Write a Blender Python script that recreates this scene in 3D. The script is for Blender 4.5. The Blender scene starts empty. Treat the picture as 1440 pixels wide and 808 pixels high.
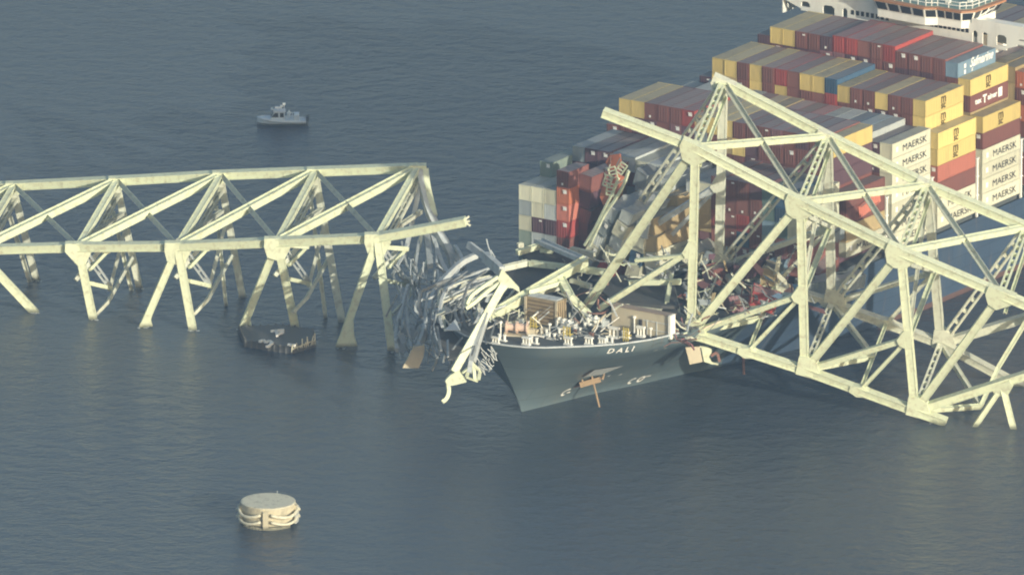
import bpy, bmesh, math, random
from mathutils import Vector, Matrix, noise
R = math.radians
S = bpy.context.scene
C = S.collection
rnd = random.Random(7)

# ------------------------------------------------------------------ camera
DIST, TH, W0, H0 = 2500.0, math.asin(0.28), 1440.0, 808.0
FPX = 8.28 * DIST
cam_d = bpy.data.cameras.new('camera'); cam = bpy.data.objects.new('camera', cam_d); C.objects.link(cam)
cam.location = (0, -DIST*math.cos(TH), DIST*math.sin(TH))
cam.rotation_euler = (math.pi/2-TH, 0, 0)
cam_d.sensor_width = 36; cam_d.lens = 36*FPX/W0
S.cycles.filter_width = 2.0
cam_d.clip_start = 10; cam_d.clip_end = 40000
S.camera = cam
# ------------------------------------------------------------------ world, sun, exposure
SUN_DIR = Vector((0.60, -0.80, 0.25)).normalized()      # towards the sun
elev = math.asin(SUN_DIR.z); azim = math.atan2(SUN_DIR.x, SUN_DIR.y)
world = bpy.data.worlds.new("World"); S.world = world; world.use_nodes = True
wn = world.node_tree; bg = wn.nodes['Background']
sky = wn.nodes.new('ShaderNodeTexSky'); sky.sky_type = 'NISHITA'; sky.sun_disc = False
sky.sun_elevation = elev; sky.sun_rotation = azim; sky.air_density = 1.2; sky.dust_density = 2.5
wn.links.new(sky.outputs[0], bg.inputs[0]); bg.inputs[1].default_value = 0.13
sd = bpy.data.lights.new('sun', 'SUN'); sd.energy = 4.2; sd.angle = R(0.5); sd.color = (1.0, 0.93, 0.76)
sun = bpy.data.objects.new('sun', sd); C.objects.link(sun)
sun.rotation_euler = (-SUN_DIR).to_track_quat('-Z', 'Y').to_euler(); sun.location = SUN_DIR*400
S.view_settings.view_transform = 'Standard'; S.view_settings.look = 'None'
S.view_settings.exposure = 0.34; S.view_settings.gamma = 1

# ------------------------------------------------------------------ photo pixel -> world point (used as a drafting aid)
CT, ST = math.cos(TH), math.sin(TH)
def ray(px, py):
    a = (px-W0/2)/FPX; b = -(py-H0/2)/FPX
    f = Vector((0, CT, -ST)); u = Vector((0, ST, CT))
    return Vector(cam.location), f + Vector((a, 0, 0)) + u*b
def PY(px, py, Y):
    o, d = ray(px, py); return o + d*((Y-o.y)/d.y)
def PZ(px, py, Z=0.0):
    o, d = ray(px, py); return o + d*((Z-o.z)/d.z)

# ------------------------------------------------------------------ ship frame: x = t (to port), y = s (aft), z up
ANG = -R(33.5)
SO = PZ(733, 579, 0)
VT = Vector((math.cos(ANG), math.sin(ANG), 0)); US = Vector((-math.sin(ANG), math.cos(ANG), 0))
def ship(t, s, z): return SO + VT*t + US*s + Vector((0, 0, z))
SHIPM = Matrix.Translation(SO) @ Matrix.Rotation(ANG, 4, 'Z')
def PS(px, py, s):                       # pixel -> world on the transverse plane s = const
    o, d = ray(px, py); return o + d*(((SO-o).dot(US)+s)/d.dot(US))
def PT(px, py, t):
    o, d = ray(px, py); return o + d*(((SO-o).dot(VT)+t)/d.dot(VT))

# ------------------------------------------------------------------ materials
def newmat(name):
    m = bpy.data.materials.new(name); m.use_nodes = True
    return m, m.node_tree, m.node_tree.nodes['Principled BSDF']
def paint(name, col, rough=0.55, var=0.10, dirt=(0.16, 0.13, 0.10), dirt_amt=0.35, scale=0.6, stretch=0.25, metal=0.0, bump=0.0, wet=False, seams=False):
    m, nt, b = newmat(name); N = nt.nodes; L = nt.links
    tc = N.new('ShaderNodeTexCoord'); mp = N.new('ShaderNodeMapping'); mp.inputs['Scale'].default_value = (1, 1, stretch)
    L.new(tc.outputs['Object'], mp.inputs[0])
    oi = N.new('ShaderNodeObjectInfo')
    add = N.new('ShaderNodeVectorMath'); add.operation = 'ADD'
    sc = N.new('ShaderNodeVectorMath'); sc.operation = 'SCALE'; sc.inputs[0].default_value = (37, 51, 23)
    L.new(oi.outputs['Random'], sc.inputs['Scale']); L.new(mp.outputs[0], add.inputs[0]); L.new(sc.outputs[0], add.inputs[1])
    n1 = N.new('ShaderNodeTexNoise'); n1.inputs['Scale'].default_value = scale; n1.inputs['Detail'].default_value = 6; n1.inputs['Roughness'].default_value = 0.65
    L.new(add.outputs[0], n1.inputs[0])
    rp = N.new('ShaderNodeValToRGB'); rp.color_ramp.elements[0].position = 0.50; rp.color_ramp.elements[1].position = 0.78
    L.new(n1.outputs[0], rp.inputs[0])
    mu = N.new('ShaderNodeMath'); mu.operation = 'MULTIPLY'; mu.inputs[1].default_value = dirt_amt; L.new(rp.outputs[0], mu.inputs[0])
    mx = N.new('ShaderNodeMix'); mx.data_type = 'RGBA'; mx.inputs[6].default_value = (*col, 1); mx.inputs[7].default_value = (*dirt, 1)
    L.new(mu.outputs[0], mx.inputs[0])
    hs = N.new('ShaderNodeHueSaturation')
    mr = N.new('ShaderNodeMapRange'); mr.inputs[3].default_value = 1-var; mr.inputs[4].default_value = 1+var
    L.new(oi.outputs['Random'], mr.inputs[0]); L.new(mr.outputs[0], hs.inputs['Value'])
    colout = mx.outputs[2]
    if wet:                                             # tide stain close to the water
        ge = N.new('ShaderNodeNewGeometry'); sp = N.new('ShaderNodeSeparateXYZ'); L.new(ge.outputs['Position'], sp.inputs[0])
        ad = N.new('ShaderNodeMath'); ad.operation = 'MULTIPLY_ADD'; ad.inputs[1].default_value = 1.6; L.new(n1.outputs[0], ad.inputs[0]); L.new(sp.outputs[2], ad.inputs[2])
        wr_ = N.new('ShaderNodeMapRange'); wr_.inputs[1].default_value = 1.0; wr_.inputs[2].default_value = 1.7; wr_.inputs[3].default_value = 0.8; wr_.inputs[4].default_value = 0.0; L.new(ad.outputs[0], wr_.inputs[0])
        m2 = N.new('ShaderNodeMix'); m2.data_type = 'RGBA'; m2.inputs[7].default_value = (0.07, 0.075, 0.05, 1); L.new(colout, m2.inputs[6]); L.new(wr_.outputs[0], m2.inputs[0]); colout = m2.outputs[2]
    if seams:                                           # plate seams and rust runs of the shell plating
        sx = N.new('ShaderNodeVectorMath'); sx.operation = 'DOT_PRODUCT'; sx.inputs[1].default_value = (0.552, 0.834, 0); L.new(tc.outputs['Object'], sx.inputs[0])
        sp = N.new('ShaderNodeSeparateXYZ'); L.new(tc.outputs['Object'], sp.inputs[0]); cx = N.new('ShaderNodeCombineXYZ'); L.new(sx.outputs['Value'], cx.inputs[0]); L.new(sp.outputs[2], cx.inputs[1])
        br = N.new('ShaderNodeTexBrick'); br.inputs['Scale'].default_value = 1.0; br.inputs['Brick Width'].default_value = 8.0; br.inputs['Row Height'].default_value = 2.3; br.inputs['Mortar Size'].default_value = 0.05
        br.inputs['Color1'].default_value = (1, 1, 1, 1); br.inputs['Color2'].default_value = (0.86, 0.87, 0.88, 1); br.inputs['Mortar'].default_value = (0.62, 0.60, 0.58, 1); L.new(cx.outputs[0], br.inputs['Vector'])
        mm = N.new('ShaderNodeMix'); mm.data_type = 'RGBA'; mm.blend_type = 'MULTIPLY'; mm.inputs[0].default_value = 1.0; L.new(colout, mm.inputs[6]); L.new(br.outputs['Color'], mm.inputs[7]); colout = mm.outputs[2]
        mp2 = N.new('ShaderNodeMapping'); mp2.inputs['Scale'].default_value = (1.3, 0.10, 1); L.new(cx.outputs[0], mp2.inputs[0])
        n4 = N.new('ShaderNodeTexNoise'); n4.inputs['Scale'].default_value = 1.0; n4.inputs['Detail'].default_value = 4; L.new(mp2.outputs[0], n4.inputs[0])
        r4 = N.new('ShaderNodeMapRange'); r4.inputs[1].default_value = .60; r4.inputs[2].default_value = .78; r4.inputs[3].default_value = 0; r4.inputs[4].default_value = .5; L.new(n4.outputs[0], r4.inputs[0])
        m3 = N.new('ShaderNodeMix'); m3.data_type = 'RGBA'; m3.inputs[7].default_value = (0.17, 0.13, 0.10, 1); L.new(colout, m3.inputs[6]); L.new(r4.outputs[0], m3.inputs[0]); colout = m3.outputs[2]
    L.new(colout, hs.inputs['Color'])
    L.new(hs.outputs[0], b.inputs['Base Color'])
    b.inputs['Roughness'].default_value = rough; b.inputs['Metallic'].default_value = metal
    if bump:
        bp = N.new('ShaderNodeBump'); bp.inputs['Strength'].default_value = bump; bp.inputs['Distance'].default_value = 0.1
        L.new(n1.outputs[0], bp.inputs['Height']); L.new(bp.outputs[0], b.inputs['Normal'])
    return m
M = {}
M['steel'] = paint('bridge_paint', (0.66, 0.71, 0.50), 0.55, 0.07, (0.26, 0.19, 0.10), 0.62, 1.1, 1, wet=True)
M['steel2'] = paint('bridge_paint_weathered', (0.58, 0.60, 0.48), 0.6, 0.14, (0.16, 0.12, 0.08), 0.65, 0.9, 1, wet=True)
M['greysteel'] = paint('grey_steel', (0.46, 0.50, 0.50), 0.6, 0.18, (0.12, 0.10, 0.09), 0.6, 0.8, 1)
M['darksteel'] = paint('dark_steel', (0.19, 0.21, 0.215), 0.65, 0.2, (0.06, 0.04, 0.03), 0.6, 0.8, 1)
M['rust'] = paint('rusty_steel', (0.20, 0.105, 0.08), 0.8, 0.15, (0.08, 0.04, 0.03), 0.6, 1.0, 1)
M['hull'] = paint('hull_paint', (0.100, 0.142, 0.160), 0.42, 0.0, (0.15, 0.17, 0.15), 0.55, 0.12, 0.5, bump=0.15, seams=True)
M['hull2'] = paint('aft_hull_dark_blue', (0.048, 0.080, 0.130), 0.42, 0.0, (0.09, 0.11, 0.13), 0.6, 0.12, 0.5, bump=0.15, seams=True)  # plating aft of the bow, bluer and darker than the bow tone
M['boot'] = paint('boot_topping', (0.12, 0.07, 0.065), 0.6, 0.0, (0.07, 0.06, 0.05), 0.6, 0.2, 0.5)
M['deck'] = paint('deck_paint', (0.075, 0.09, 0.095), 0.8, 0.0, (0.14, 0.12, 0.10), 0.7, 0.35, 1, bump=0.2)
M['asphalt'] = paint('asphalt', (0.06, 0.065, 0.065), 0.85, 0.1, (0.12, 0.11, 0.10), 0.6, 0.5, 1)
M['white'] = paint('white_paint', (0.88, 0.88, 0.80), 0.45, 0.04, (0.35, 0.30, 0.22), 0.30, 0.5, 0.4)
M['whitemark'] = paint('white_marking', (0.85, 0.85, 0.80), 0.6, 0.0, (0.5, 0.5, 0.45), 0.1)
M['pinkwhite'] = paint('faded_primer', (0.62, 0.47, 0.38), 0.6, 0.05, (0.3, 0.2, 0.15), 0.5)
M['cream'] = paint('cream_paint', (0.56, 0.50, 0.36), 0.6, 0.0, (0.26, 0.21, 0.15), 0.45, 0.5, 0.4)
M['creamtop'] = paint('cream_cap_paint', (0.30, 0.24, 0.20), 0.7, 0.0, (0.2, 0.16, 0.12), 0.5)
M['tanbox'] = paint('tan_paint', (0.34, 0.27, 0.16), 0.7, 0.0, (0.15, 0.11, 0.07), 0.5, 0.6, 0.3)
M['yellowp'] = paint('safety_yellow', (0.62, 0.50, 0.12), 0.5, 0.0)
M['orangerim'] = paint('orange_brown_deck', (0.40, 0.19, 0.09), 0.6, 0.0)
M['greendeck'] = paint('green_deck', (0.22, 0.33, 0.28), 0.6, 0.0)
M['concrete'] = paint('pier_concrete', (0.50, 0.46, 0.33), 0.85, 0.0, (0.15, 0.14, 0.10), 0.8, 0.9, 0.5, bump=0.4, wet=True)
M['concretetop'] = paint('pier_top_concrete', (0.40, 0.38, 0.31), 0.85, 0.0, (0.22, 0.20, 0.16), 0.5, 0.35, 1)
M['fender'] = paint('fender_paint', (0.64, 0.62, 0.47), 0.6, 0.05, (0.20, 0.18, 0.12), 0.7, 1.2, 1, wet=True)
M['darkpier'] = paint('wet_dark_timber', (0.085, 0.092, 0.095), 0.6, 0.0, (0.10, 0.10, 0.08), 0.6, 0.5, 1)
M['boatgrey'] = paint('boat_grey', (0.62, 0.70, 0.73), 0.5, 0.0)
M['boatdark'] = paint('boat_dark', (0.06, 0.08, 0.09), 0.5, 0.0)
M['black'] = paint('black_mark', (0.035, 0.035, 0.045), 0.6, 0.0, dirt_amt=0.0)
M['msc'] = paint('dark_brown_mark', (0.10, 0.07, 0.02), 0.6, 0.0, dirt_amt=0.0)
g, gt, gb = newmat('window_glass'); gb.inputs['Base Color'].default_value = (0.02, 0.025, 0.03, 1); gb.inputs['Roughness'].default_value = 0.15
M['glass'] = g
COL = dict(
 yellow=(0.60, 0.47, 0.17), brown=(0.200, 0.078, 0.066), red=(0.34, 0.062, 0.055), orange=(0.46, 0.15, 0.075),
 salmon=(0.50, 0.17, 0.12), pale=(0.60, 0.60, 0.46), grey=(0.27, 0.31, 0.32), blue=(0.035, 0.085, 0.15),
 greygreen=(0.24, 0.30, 0.25), tan=(0.40, 0.31, 0.16), purple=(0.115, 0.058, 0.075), greyblue=(0.17, 0.26, 0.34),
 lightgrey=(0.44, 0.48, 0.47), darkgreen=(0.10, 0.16, 0.15), mauve=(0.24, 0.12, 0.13), lightblue=(0.30, 0.40, 0.47))
CNAME = dict(yellow='yellow', brown='reddish brown', red='red', orange='orange', salmon='salmon red', pale='cream white', grey='grey',
 blue='dark blue', greygreen='grey green', tan='tan', purple='dark purple', greyblue='grey blue', lightgrey='light grey',
 darkgreen='dark green', mauve='mauve brown', lightblue='light blue')
for k, c in COL.items():
    M['c_'+k] = paint('container_'+k, c, 0.5, 0.2, tuple(x*0.45+0.03 for x in c), 0.45, 0.7, 0.35)
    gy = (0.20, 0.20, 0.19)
    M['r_'+k] = paint('container_roof_'+k, tuple(c[i]*0.40+gy[i]*0.60 for i in range(3)), 0.5, 0.22, (0.12, 0.11, 0.10), 0.6, 0.5, 1)  # roofs greyed: dimness under the low sun mixed into the colour, plus dust

for k, c in COL.items(): M['rod_'+k] = paint('lock_rod_'+k, tuple(x*.8+.05 for x in c), 0.5, 0.05)
# ------------------------------------------------------------------ helpers
def tag(o, label=None, cat=None, group=None, kind=None):
    if label: o['label'] = label
    if cat: o['category'] = cat
    if group: o['group'] = group
    if kind: o['kind'] = kind
    return o
def empty(name, loc, label=None, cat=None, group=None):
    o = bpy.data.objects.new(name, None); C.objects.link(o); o.location = loc; o.empty_display_size = 0.5
    return tag(o, label, cat, group)
class MB:
    def __init__(s): s.v = []; s.f = []; s.mi = []
    def add(s, vs, fs, mi=0):
        k = len(s.v); s.v += [Vector(v) for v in vs]; s.f += [tuple(i+k for i in f) for f in fs]; s.mi += [mi]*len(fs)
    def box(s, a, b, mi=0, Mx=None):
        x0, y0, z0 = a; x1, y1, z1 = b
        vs = [Vector(p) for p in ((x0,y0,z0),(x1,y0,z0),(x1,y1,z0),(x0,y1,z0),(x0,y0,z1),(x1,y0,z1),(x1,y1,z1),(x0,y1,z1))]
        if Mx: vs = [Mx @ v for v in vs]
        s.add(vs, [(0,3,2,1),(4,5,6,7),(0,1,5,4),(1,2,6,5),(2,3,7,6),(3,0,4,7)], mi)
    def bar(s, p, q, w, d, n, mi=0, off=0.0):         # w in the plane across, d along n
        p = Vector(p); q = Vector(q); a = (q-p).normalized(); n = Vector(n); n = (n-a*n.dot(a))
        n = n.normalized() if n.length > 1e-4 else a.orthogonal().normalized()
        c = a.cross(n).normalized(); p = p+n*off; q = q+n*off
        vs = [e + c*(sx*w/2) + n*(sy*d/2) for e in (p, q) for sx, sy in ((-1,-1),(1,-1),(1,1),(-1,1))]
        s.add(vs, [(0,3,2,1),(4,5,6,7),(0,1,5,4),(1,2,6,5),(2,3,7,6),(3,0,4,7)], mi)
    def prism(s, poly, ex, mi=0):                      # planar polygon extruded by vector ex (centred)
        ex = Vector(ex); n = len(poly); vs = [Vector(p)-ex/2 for p in poly]+[Vector(p)+ex/2 for p in poly]
        s.add(vs, [tuple(range(n-1, -1, -1)), tuple(range(n, 2*n))]+[(i, (i+1)%n, n+(i+1)%n, n+i) for i in range(n)], mi)
    def sweep(s, pts, r, seg=6, mi=0, flat=1.0):
        pts = [Vector(p) for p in pts]; k0 = len(s.v); n = len(pts); up = None
        for i, p in enumerate(pts):
            a = (pts[min(i+1, n-1)]-pts[max(i-1, 0)]).normalized()
            if up is None: up = a.orthogonal().normalized() if abs(a.z) > .9 else Vector((0,0,1))
            c = a.cross(up); c = c.normalized() if c.length > 1e-4 else a.orthogonal().normalized()
            u = c.cross(a).normalized(); up = u
            rr = r[i] if isinstance(r, (list, tuple)) else r
            for j in range(seg):
                t = 2*math.pi*(j+.5)/seg; s.v.append(p + c*(math.cos(t)*rr) + u*(math.sin(t)*rr*flat))
        for i in range(n-1):
            for j in range(seg):
                a = k0+i*seg+j; b = k0+i*seg+(j+1)%seg
                s.f.append((a, b, b+seg, a+seg)); s.mi.append(mi)
        s.f.append(tuple(k0+seg-1-j for j in range(seg))); s.mi.append(mi)
        s.f.append(tuple(k0+(n-1)*seg+j for j in range(seg))); s.mi.append(mi)
    def lathe(s, prof, c, seg=24, mi=0, Mx=None, cap=True):
        k0 = len(s.v); n = len(prof)
        for r, z in prof:
            for j in range(seg):
                t = 2*math.pi*j/seg; v = Vector((c[0]+r*math.cos(t), c[1]+r*math.sin(t), c[2]+z)); s.v.append(Mx @ v if Mx else v)
        for i in range(n-1):
            for j in range(seg):
                a = k0+i*seg+j; b = k0+i*seg+(j+1)%seg; s.f.append((a, b, b+seg, a+seg)); s.mi.append(mi)
        if cap:
            s.f.append(tuple(k0+seg-1-j for j in range(seg))); s.mi.append(mi)
            s.f.append(tuple(k0+(n-1)*seg+j for j in range(seg))); s.mi.append(mi)
    def mesh(s, name, mats, org=Vector((0,0,0)), smooth=False):
        me = bpy.data.meshes.new(name); me.from_pydata([v-org for v in s.v], [], s.f)
        for m in (mats if isinstance(mats, (list, tuple)) else [mats]): me.materials.append(m)
        me.polygons.foreach_set('material_index', s.mi)
        if smooth: me.polygons.foreach_set('use_smooth', [True]*len(s.f))
        me.update(); return me
    def build(s, name, mats, parent=None, smooth=False, org=None):
        """verts are in world space; object sits in its parent's frame"""
        if parent is not None and org is None: org = Vector(parent.location)
        if org is None: org = Vector((0,0,0))
        o = bpy.data.objects.new(name, s.mesh(name, mats, org, smooth)); C.objects.link(o)
        if parent is not None: o.parent = parent
        else: o.location = org
        return o
def hull2d(P):
    P = sorted(set((round(a, 4), round(b, 4)) for a, b in P))
    def half(P):
        h = []
        for p in P:
            while len(h) > 1 and (h[-1][0]-h[-2][0])*(p[1]-h[-2][1])-(h[-1][1]-h[-2][1])*(p[0]-h[-2][0]) <= 0: h.pop()
            h.append(p)
        return h
    a = half(P); b = half(P[::-1]); return a[:-1]+b[:-1]
def smooth_pts(P, k=4):
    P = [Vector(p) for p in P]; out = []
    for i in range(len(P)-1):
        p0 = P[max(i-1, 0)]; p1 = P[i]; p2 = P[i+1]; p3 = P[min(i+2, len(P)-1)]
        for j in range(k):
            t = j/k
            out.append(0.5*((2*p1)+(p2-p0)*t+(2*p0-5*p1+4*p2-p3)*t*t+(3*p1-p0-3*p2+p3)*t**3))
    out.append(P[-1]); return out
def text_mb(txt, size, bold=0.0, shear=0.0, sx=1.0):
    """outline of a text as 2-D triangles: returns verts (x,y) and faces, origin lower left"""
    cu = bpy.data.curves.new('t', 'FONT'); cu.body = txt; cu.size = size; cu.shear = shear; cu.offset = bold; cu.resolution_u = 3
    ob = bpy.data.objects.new('t', cu); C.objects.link(ob)
    dg = bpy.context.evaluated_depsgraph_get(); me = bpy.data.meshes.new_from_object(ob.evaluated_get(dg))
    vs = [(v.co.x*sx, v.co.y) for v in me.vertices]; fs = [tuple(p.vertices) for p in me.polygons]
    bpy.data.objects.remove(ob); bpy.data.curves.remove(cu); bpy.data.meshes.remove(me)
    x0 = min(v[0] for v in vs); y0 = min(v[1] for v in vs)
    vs = [(a-x0, b-y0) for a, b in vs]
    return vs, fs, max(v[0] for v in vs), max(v[1] for v in vs)

# ------------------------------------------------------------------ water
mw, nt, b = newmat('estuary_water'); N = nt.nodes; L = nt.links
tc = N.new('ShaderNodeTexCoord')
def nz(scale, sx, sy, det, rough=0.55, rot=0.0):
    mp = N.new('ShaderNodeMapping'); mp.inputs['Scale'].default_value = (sx, sy, 1); mp.inputs['Rotation'].default_value = (0, 0, rot)
    L.new(tc.outputs['Object'], mp.inputs[0]); n = N.new('ShaderNodeTexNoise'); n.inputs['Scale'].default_value = scale
    n.inputs['Detail'].default_value = det; n.inputs['Roughness'].default_value = rough; L.new(mp.outputs[0], n.inputs[0]); return n
n1 = nz(0.30, 0.8, 1.0, 5, 0.6, 0.25); n2 = nz(1.3, 0.8, 1.0, 3, 0.5, -0.2); n3 = nz(0.016, 0.35, 1.0, 6, 0.65)
b1 = N.new('ShaderNodeBump'); b1.inputs['Strength'].default_value = 0.75; b1.inputs['Distance'].default_value = 0.85; L.new(n1.outputs[0], b1.inputs['Height'])
b2 = N.new('ShaderNodeBump'); b2.inputs['Strength'].default_value = 0.6; b2.inputs['Distance'].default_value = 0.20
L.new(n2.outputs[0], b2.inputs['Height']); L.new(b1.outputs[0], b2.inputs['Normal']); L.new(b2.outputs[0], b.inputs['Normal'])
rp = N.new('ShaderNodeValToRGB'); rp.color_ramp.elements[0].position = 0.35; rp.color_ramp.elements[1].position = 0.7
rp.color_ramp.elements[0].color = (0.038, 0.055, 0.076, 1); rp.color_ramp.elements[1].color = (0.060, 0.076, 0.092, 1)
L.new(n3.outputs[0], rp.inputs[0]); L.new(rp.outputs[0], b.inputs['Base Color'])
mrw = N.new('ShaderNodeMapRange'); mrw.inputs[1].default_value = .35; mrw.inputs[2].default_value = .7; mrw.inputs[3].default_value = .14; mrw.inputs[4].default_value = .30; L.new(n3.outputs[0], mrw.inputs[0]); L.new(mrw.outputs[0], b.inputs['Roughness']); b.inputs['IOR'].default_value = 1.33
w = MB(); w.add([(-4150,-2650,0),(4150,-2650,0),(4150,6450,0),(-4150,6450,0)], [(0,1,2,3)])
tag(w.build('water', mw), kind='structure')

hz = MB(); hz.box((-4200, -2700, -2.0), (4200, 6500, 760))
mh = bpy.data.materials.new('haze_air'); mh.use_nodes = True; hn = mh.node_tree; hn.nodes.remove(hn.nodes['Principled BSDF'])
pv = hn.nodes.new('ShaderNodeVolumePrincipled'); pv.inputs['Density'].default_value = 5.8e-5; pv.inputs['Color'].default_value = (0.42, 0.65, 1.0, 1); pv.inputs['Anisotropy'].default_value = 0.0
hn.links.new(pv.outputs[0], hn.nodes['Material Output'].inputs['Volume'])
ho_ = hz.build('haze', mh); tag(ho_, kind='stuff'); ho_['label'] = 'thin pale haze hanging over the whole harbour'; ho_['category'] = 'haze'
# ------------------------------------------------------------------ hull
ZD = 14.0
DK = [(-9.0,0.05),(-8.7,2.4),(-7.8,5.9),(-6.2,8.8),(-4.2,11.2),(-1.0,14.8),(2.5,18.0),(7,20.6),(11.6,22.2),(20,23.8),(30,24.1),(270,24.1),(288,22.5)]
WL = [(0.0,0.05),(5.6,1.6),(16.5,4.6),(25,8.0),(33.6,10.6),(41,13.6),(55,18.2),(70,21.8),(88,24.0),(100,24.1),(230,24.1),(270,18.0),(288,9.0)]
def interp(T, s):
    if s <= T[0][0]: return T[0][1]
    for (a, x), (b_, y) in zip(T, T[1:]):
        if s <= b_:
            k = (s-a)/(b_-a); return x+(y-x)*k
    return T[-1][1]
def stem(z): return -9.0*(max(z, 0)/ZD)**1.15
def hb(s, z):
    k = min(max(z, 0)/12.0, 1.0); kk = k**1.3
    s0 = stem(z)
    # blend waterline and deck shapes, both measured from the stem at this height
    d = s-s0
    return interp(WL, d*(288-0)/(288-s0))*(1-kk) + interp(DK, -9+d*(297)/(288-s0))*kk
def deckz(s): return ZD if s < 27 else (ZD-0.9 if s < 36 else ZD-1.6)
def hsurf(s, z, side=1, off=0.0):
    p = ship(side*hb(s, z), s, z)
    if off:
        a = ship(side*hb(s+.3, z), s+.3, z)-p; c = ship(side*hb(s, z+.3), s, z+.3)-p
        n = a.cross(c).normalized()
        if n.dot(VT*side) < 0: n = -n
        p = p+n*off
    return p
shipE = empty('container_ship', ship(0, 0, 0), 'huge dark green blue container ship with its bow under the fallen bridge truss', 'container ship')
hm = MB(); zs = [-3, 0, 0.9, 2.5, 4.5, 6.5, 8.5, 10.2, 11.6, 12.6, 13.4, 14.0]
us = [0,.002,.005,.009,.014,.02,.027,.035,.045,.056,.07,.085,.10,.12,.14,.165,.19,.22,.26,.30,.35,.42,.5,.6,.7,.8,.88,.95,1]
for side in (1, -1):
    k0 = len(hm.v)
    for u in us:
        for z in zs:
            s0 = stem(z); s = s0+u*(288-s0); zz = z
            if s > 36 and z > 12.4: zz = 12.4+(z-12.4)*0.0+0.001*(z-12.4)
            elif s > 27 and z > 12.4: zz = 12.4+(z-12.4)*(36-s)/9
            hm.v.append(ship(side*hb(s, max(z, 0))*(1 if z >= 0 else .92), s, zz))
    n = len(zs)
    for i in range(len(us)-1):
        for j in range(n-1):
            a = k0+i*n+j; q = (a, a+n, a+n+1, a+1)
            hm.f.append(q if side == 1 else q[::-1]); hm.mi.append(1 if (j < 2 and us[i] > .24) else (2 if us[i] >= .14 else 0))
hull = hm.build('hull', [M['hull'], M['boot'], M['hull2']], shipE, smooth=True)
# transom + deck
dk = MB()
def deck_ring(z, sA, sB, step=1.5, inset=0.05):
    P = []; s = sA
    while s < sB: P.append(s); s += step if s < 40 else 20
    P.append(sB); return [ship(max(hb(s, z)-inset, 0.02), s, z) for s in P], [ship(-max(hb(s, z)-inset, 0.02), s, z) for s in P]
a, c = deck_ring(13.3, stem(13.3)+.05, 30)
for i in range(len(a)-1): dk.add([a[i], a[i+1], c[i+1], c[i]], [(0,1,2,3)])
a, c = deck_ring(12.2, 30, 288)
for i in range(len(a)-1): dk.add([a[i], a[i+1], c[i+1], c[i]], [(0,1,2,3)])
dk.add([ship(-24,30,12.2), ship(24,30,12.2), ship(24,30,13.3), ship(-24,30,13.3)], [(0,1,2,3)])
dk.build('deck', M['deck'], shipE)
tr = MB(); tr.add([ship(-22,288,12.3), ship(22,288,12.3), ship(9,288,-2), ship(-9,288,-2)], [(0,1,2,3)]); tr.build('transom', M['hull'], shipE)
# bulwark rail along the bow
for side in (1, -1):
    rl = MB(); pts = []
    for i in range(40):
        s = stem(14)+.02+ (i/39)**1.6*22; pts.append(hsurf(s, 13.99, side)+Vector((0,0,.05)))
    rl.sweep(pts, 0.16, 5); rl.build('bulwark_rail', M['greysteel'], shipE)
# hatch coamings under the stacks
BAYS = [33.5, 47.9, 62.3, 76.7, 91.2, 105.6]
hc = MB()
for i, s in enumerate(BAYS+[120, 135, 149.5, 164, 178.5, 193, 207.5, 222]):
    hc.box((-23.2, s+0.2, 12.2), (23.2, s+12.4, 12.95), 0, SHIPM)
hc.build('hatch_cover', M['deck'], shipE)
# lashing bridges between bays
for s in [75.5, 89.9, 104.4, 118.6]:
    lb = MB()
    for t in [-23.6, -16.5, -9, -1.5, 6, 13.5, 20.0, 23.6]:
        lb.box((t-.15, s-.2, 12.2), (t+.15, s+.2, 22.5), 0, SHIPM)
    for z in (16, 19.3, 22.5): lb.box((-23.8, s-.45, z), (23.8, s+.45, z+.15), 0, SHIPM)
    lb.build('lashing_bridge', M['white'], shipE)

# name and marks wrapped on the hull plating
def hull_hit(px, py):
    o, d = ray(px, py); best = None
    for i in range(0, 120):
        s = -9+i*0.8
        for j in range(0, 29):
            z = j*0.5
            if s < stem(z): continue
            p = hsurf(s, z); q = p-o; e = (q-d*(q.dot(d)/d.dot(d))).length
            if best is None or e < best[0]: best = (e, s, z)
    _, s, z = best; st = .4
    for _ in range(14):
        for ds, dz in ((st,0),(-st,0),(0,st),(0,-st)):
            if s+ds < stem(z+dz) or z+dz > 14: continue
            q = hsurf(s+ds, z+dz)-o; e = (q-d*(q.dot(d)/d.dot(d))).length
            if e < best[0]: best = (e, s+ds, z+dz)
        s, z = best[1], best[2]; st *= .7
    return s, z
def hull_shape(name, verts, faces, px, py, mat, off=0.06):
    s0, z0 = hull_hit(px, py); m = MB()
    out = []
    for a, bb in verts:                                # a metres along plating, bb metres up
        s = s0; z = min(z0+bb, 13.9); n = 12
        for _ in range(n):
            e = (hsurf(s+.05, z)-hsurf(s, z)).length/.05; s += a/n/e
        out.append(hsurf(s, z, 1, off))
    m.add(out, faces); return m.build(name, mat, shipE)
vs, fs, tw, thh = text_mb('D A L I', 1.3, 0.02, 0.0, 1.2)
vs = [(a, bb) for a, bb in vs]
hull_shape('ship_name', vs, fs, 853, 496.5, M['whitemark'])
def ringmark(cx, cy, r, a0, a1, w_=.16):
    V = []; F = []
    n = 12
    for i in range(n+1):
        t = R(a0+(a1-a0)*i/n); V += [(cx+r*math.cos(t), cy+r*math.sin(t)), (cx+(r-w_)*math.cos(t), cy+(r-w_)*math.sin(t))]
        if i: F.append((2*i-2, 2*i-1, 2*i+1, 2*i))
    return V, F
def join2(*L_):
    V = []; F = []
    for v, f in L_: k = len(V); V += v; F += [tuple(i+k for i in q) for q in f]
    return V, F
hull_shape('thruster_mark', *join2(ringmark(.8, .6, .75, 60, 300, .3), ([(1.2,.3),(1.9,.3),(1.9,.55),(1.2,.55)], [(0,1,2,3)])), 786, 556, M['whitemark'])
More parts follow.
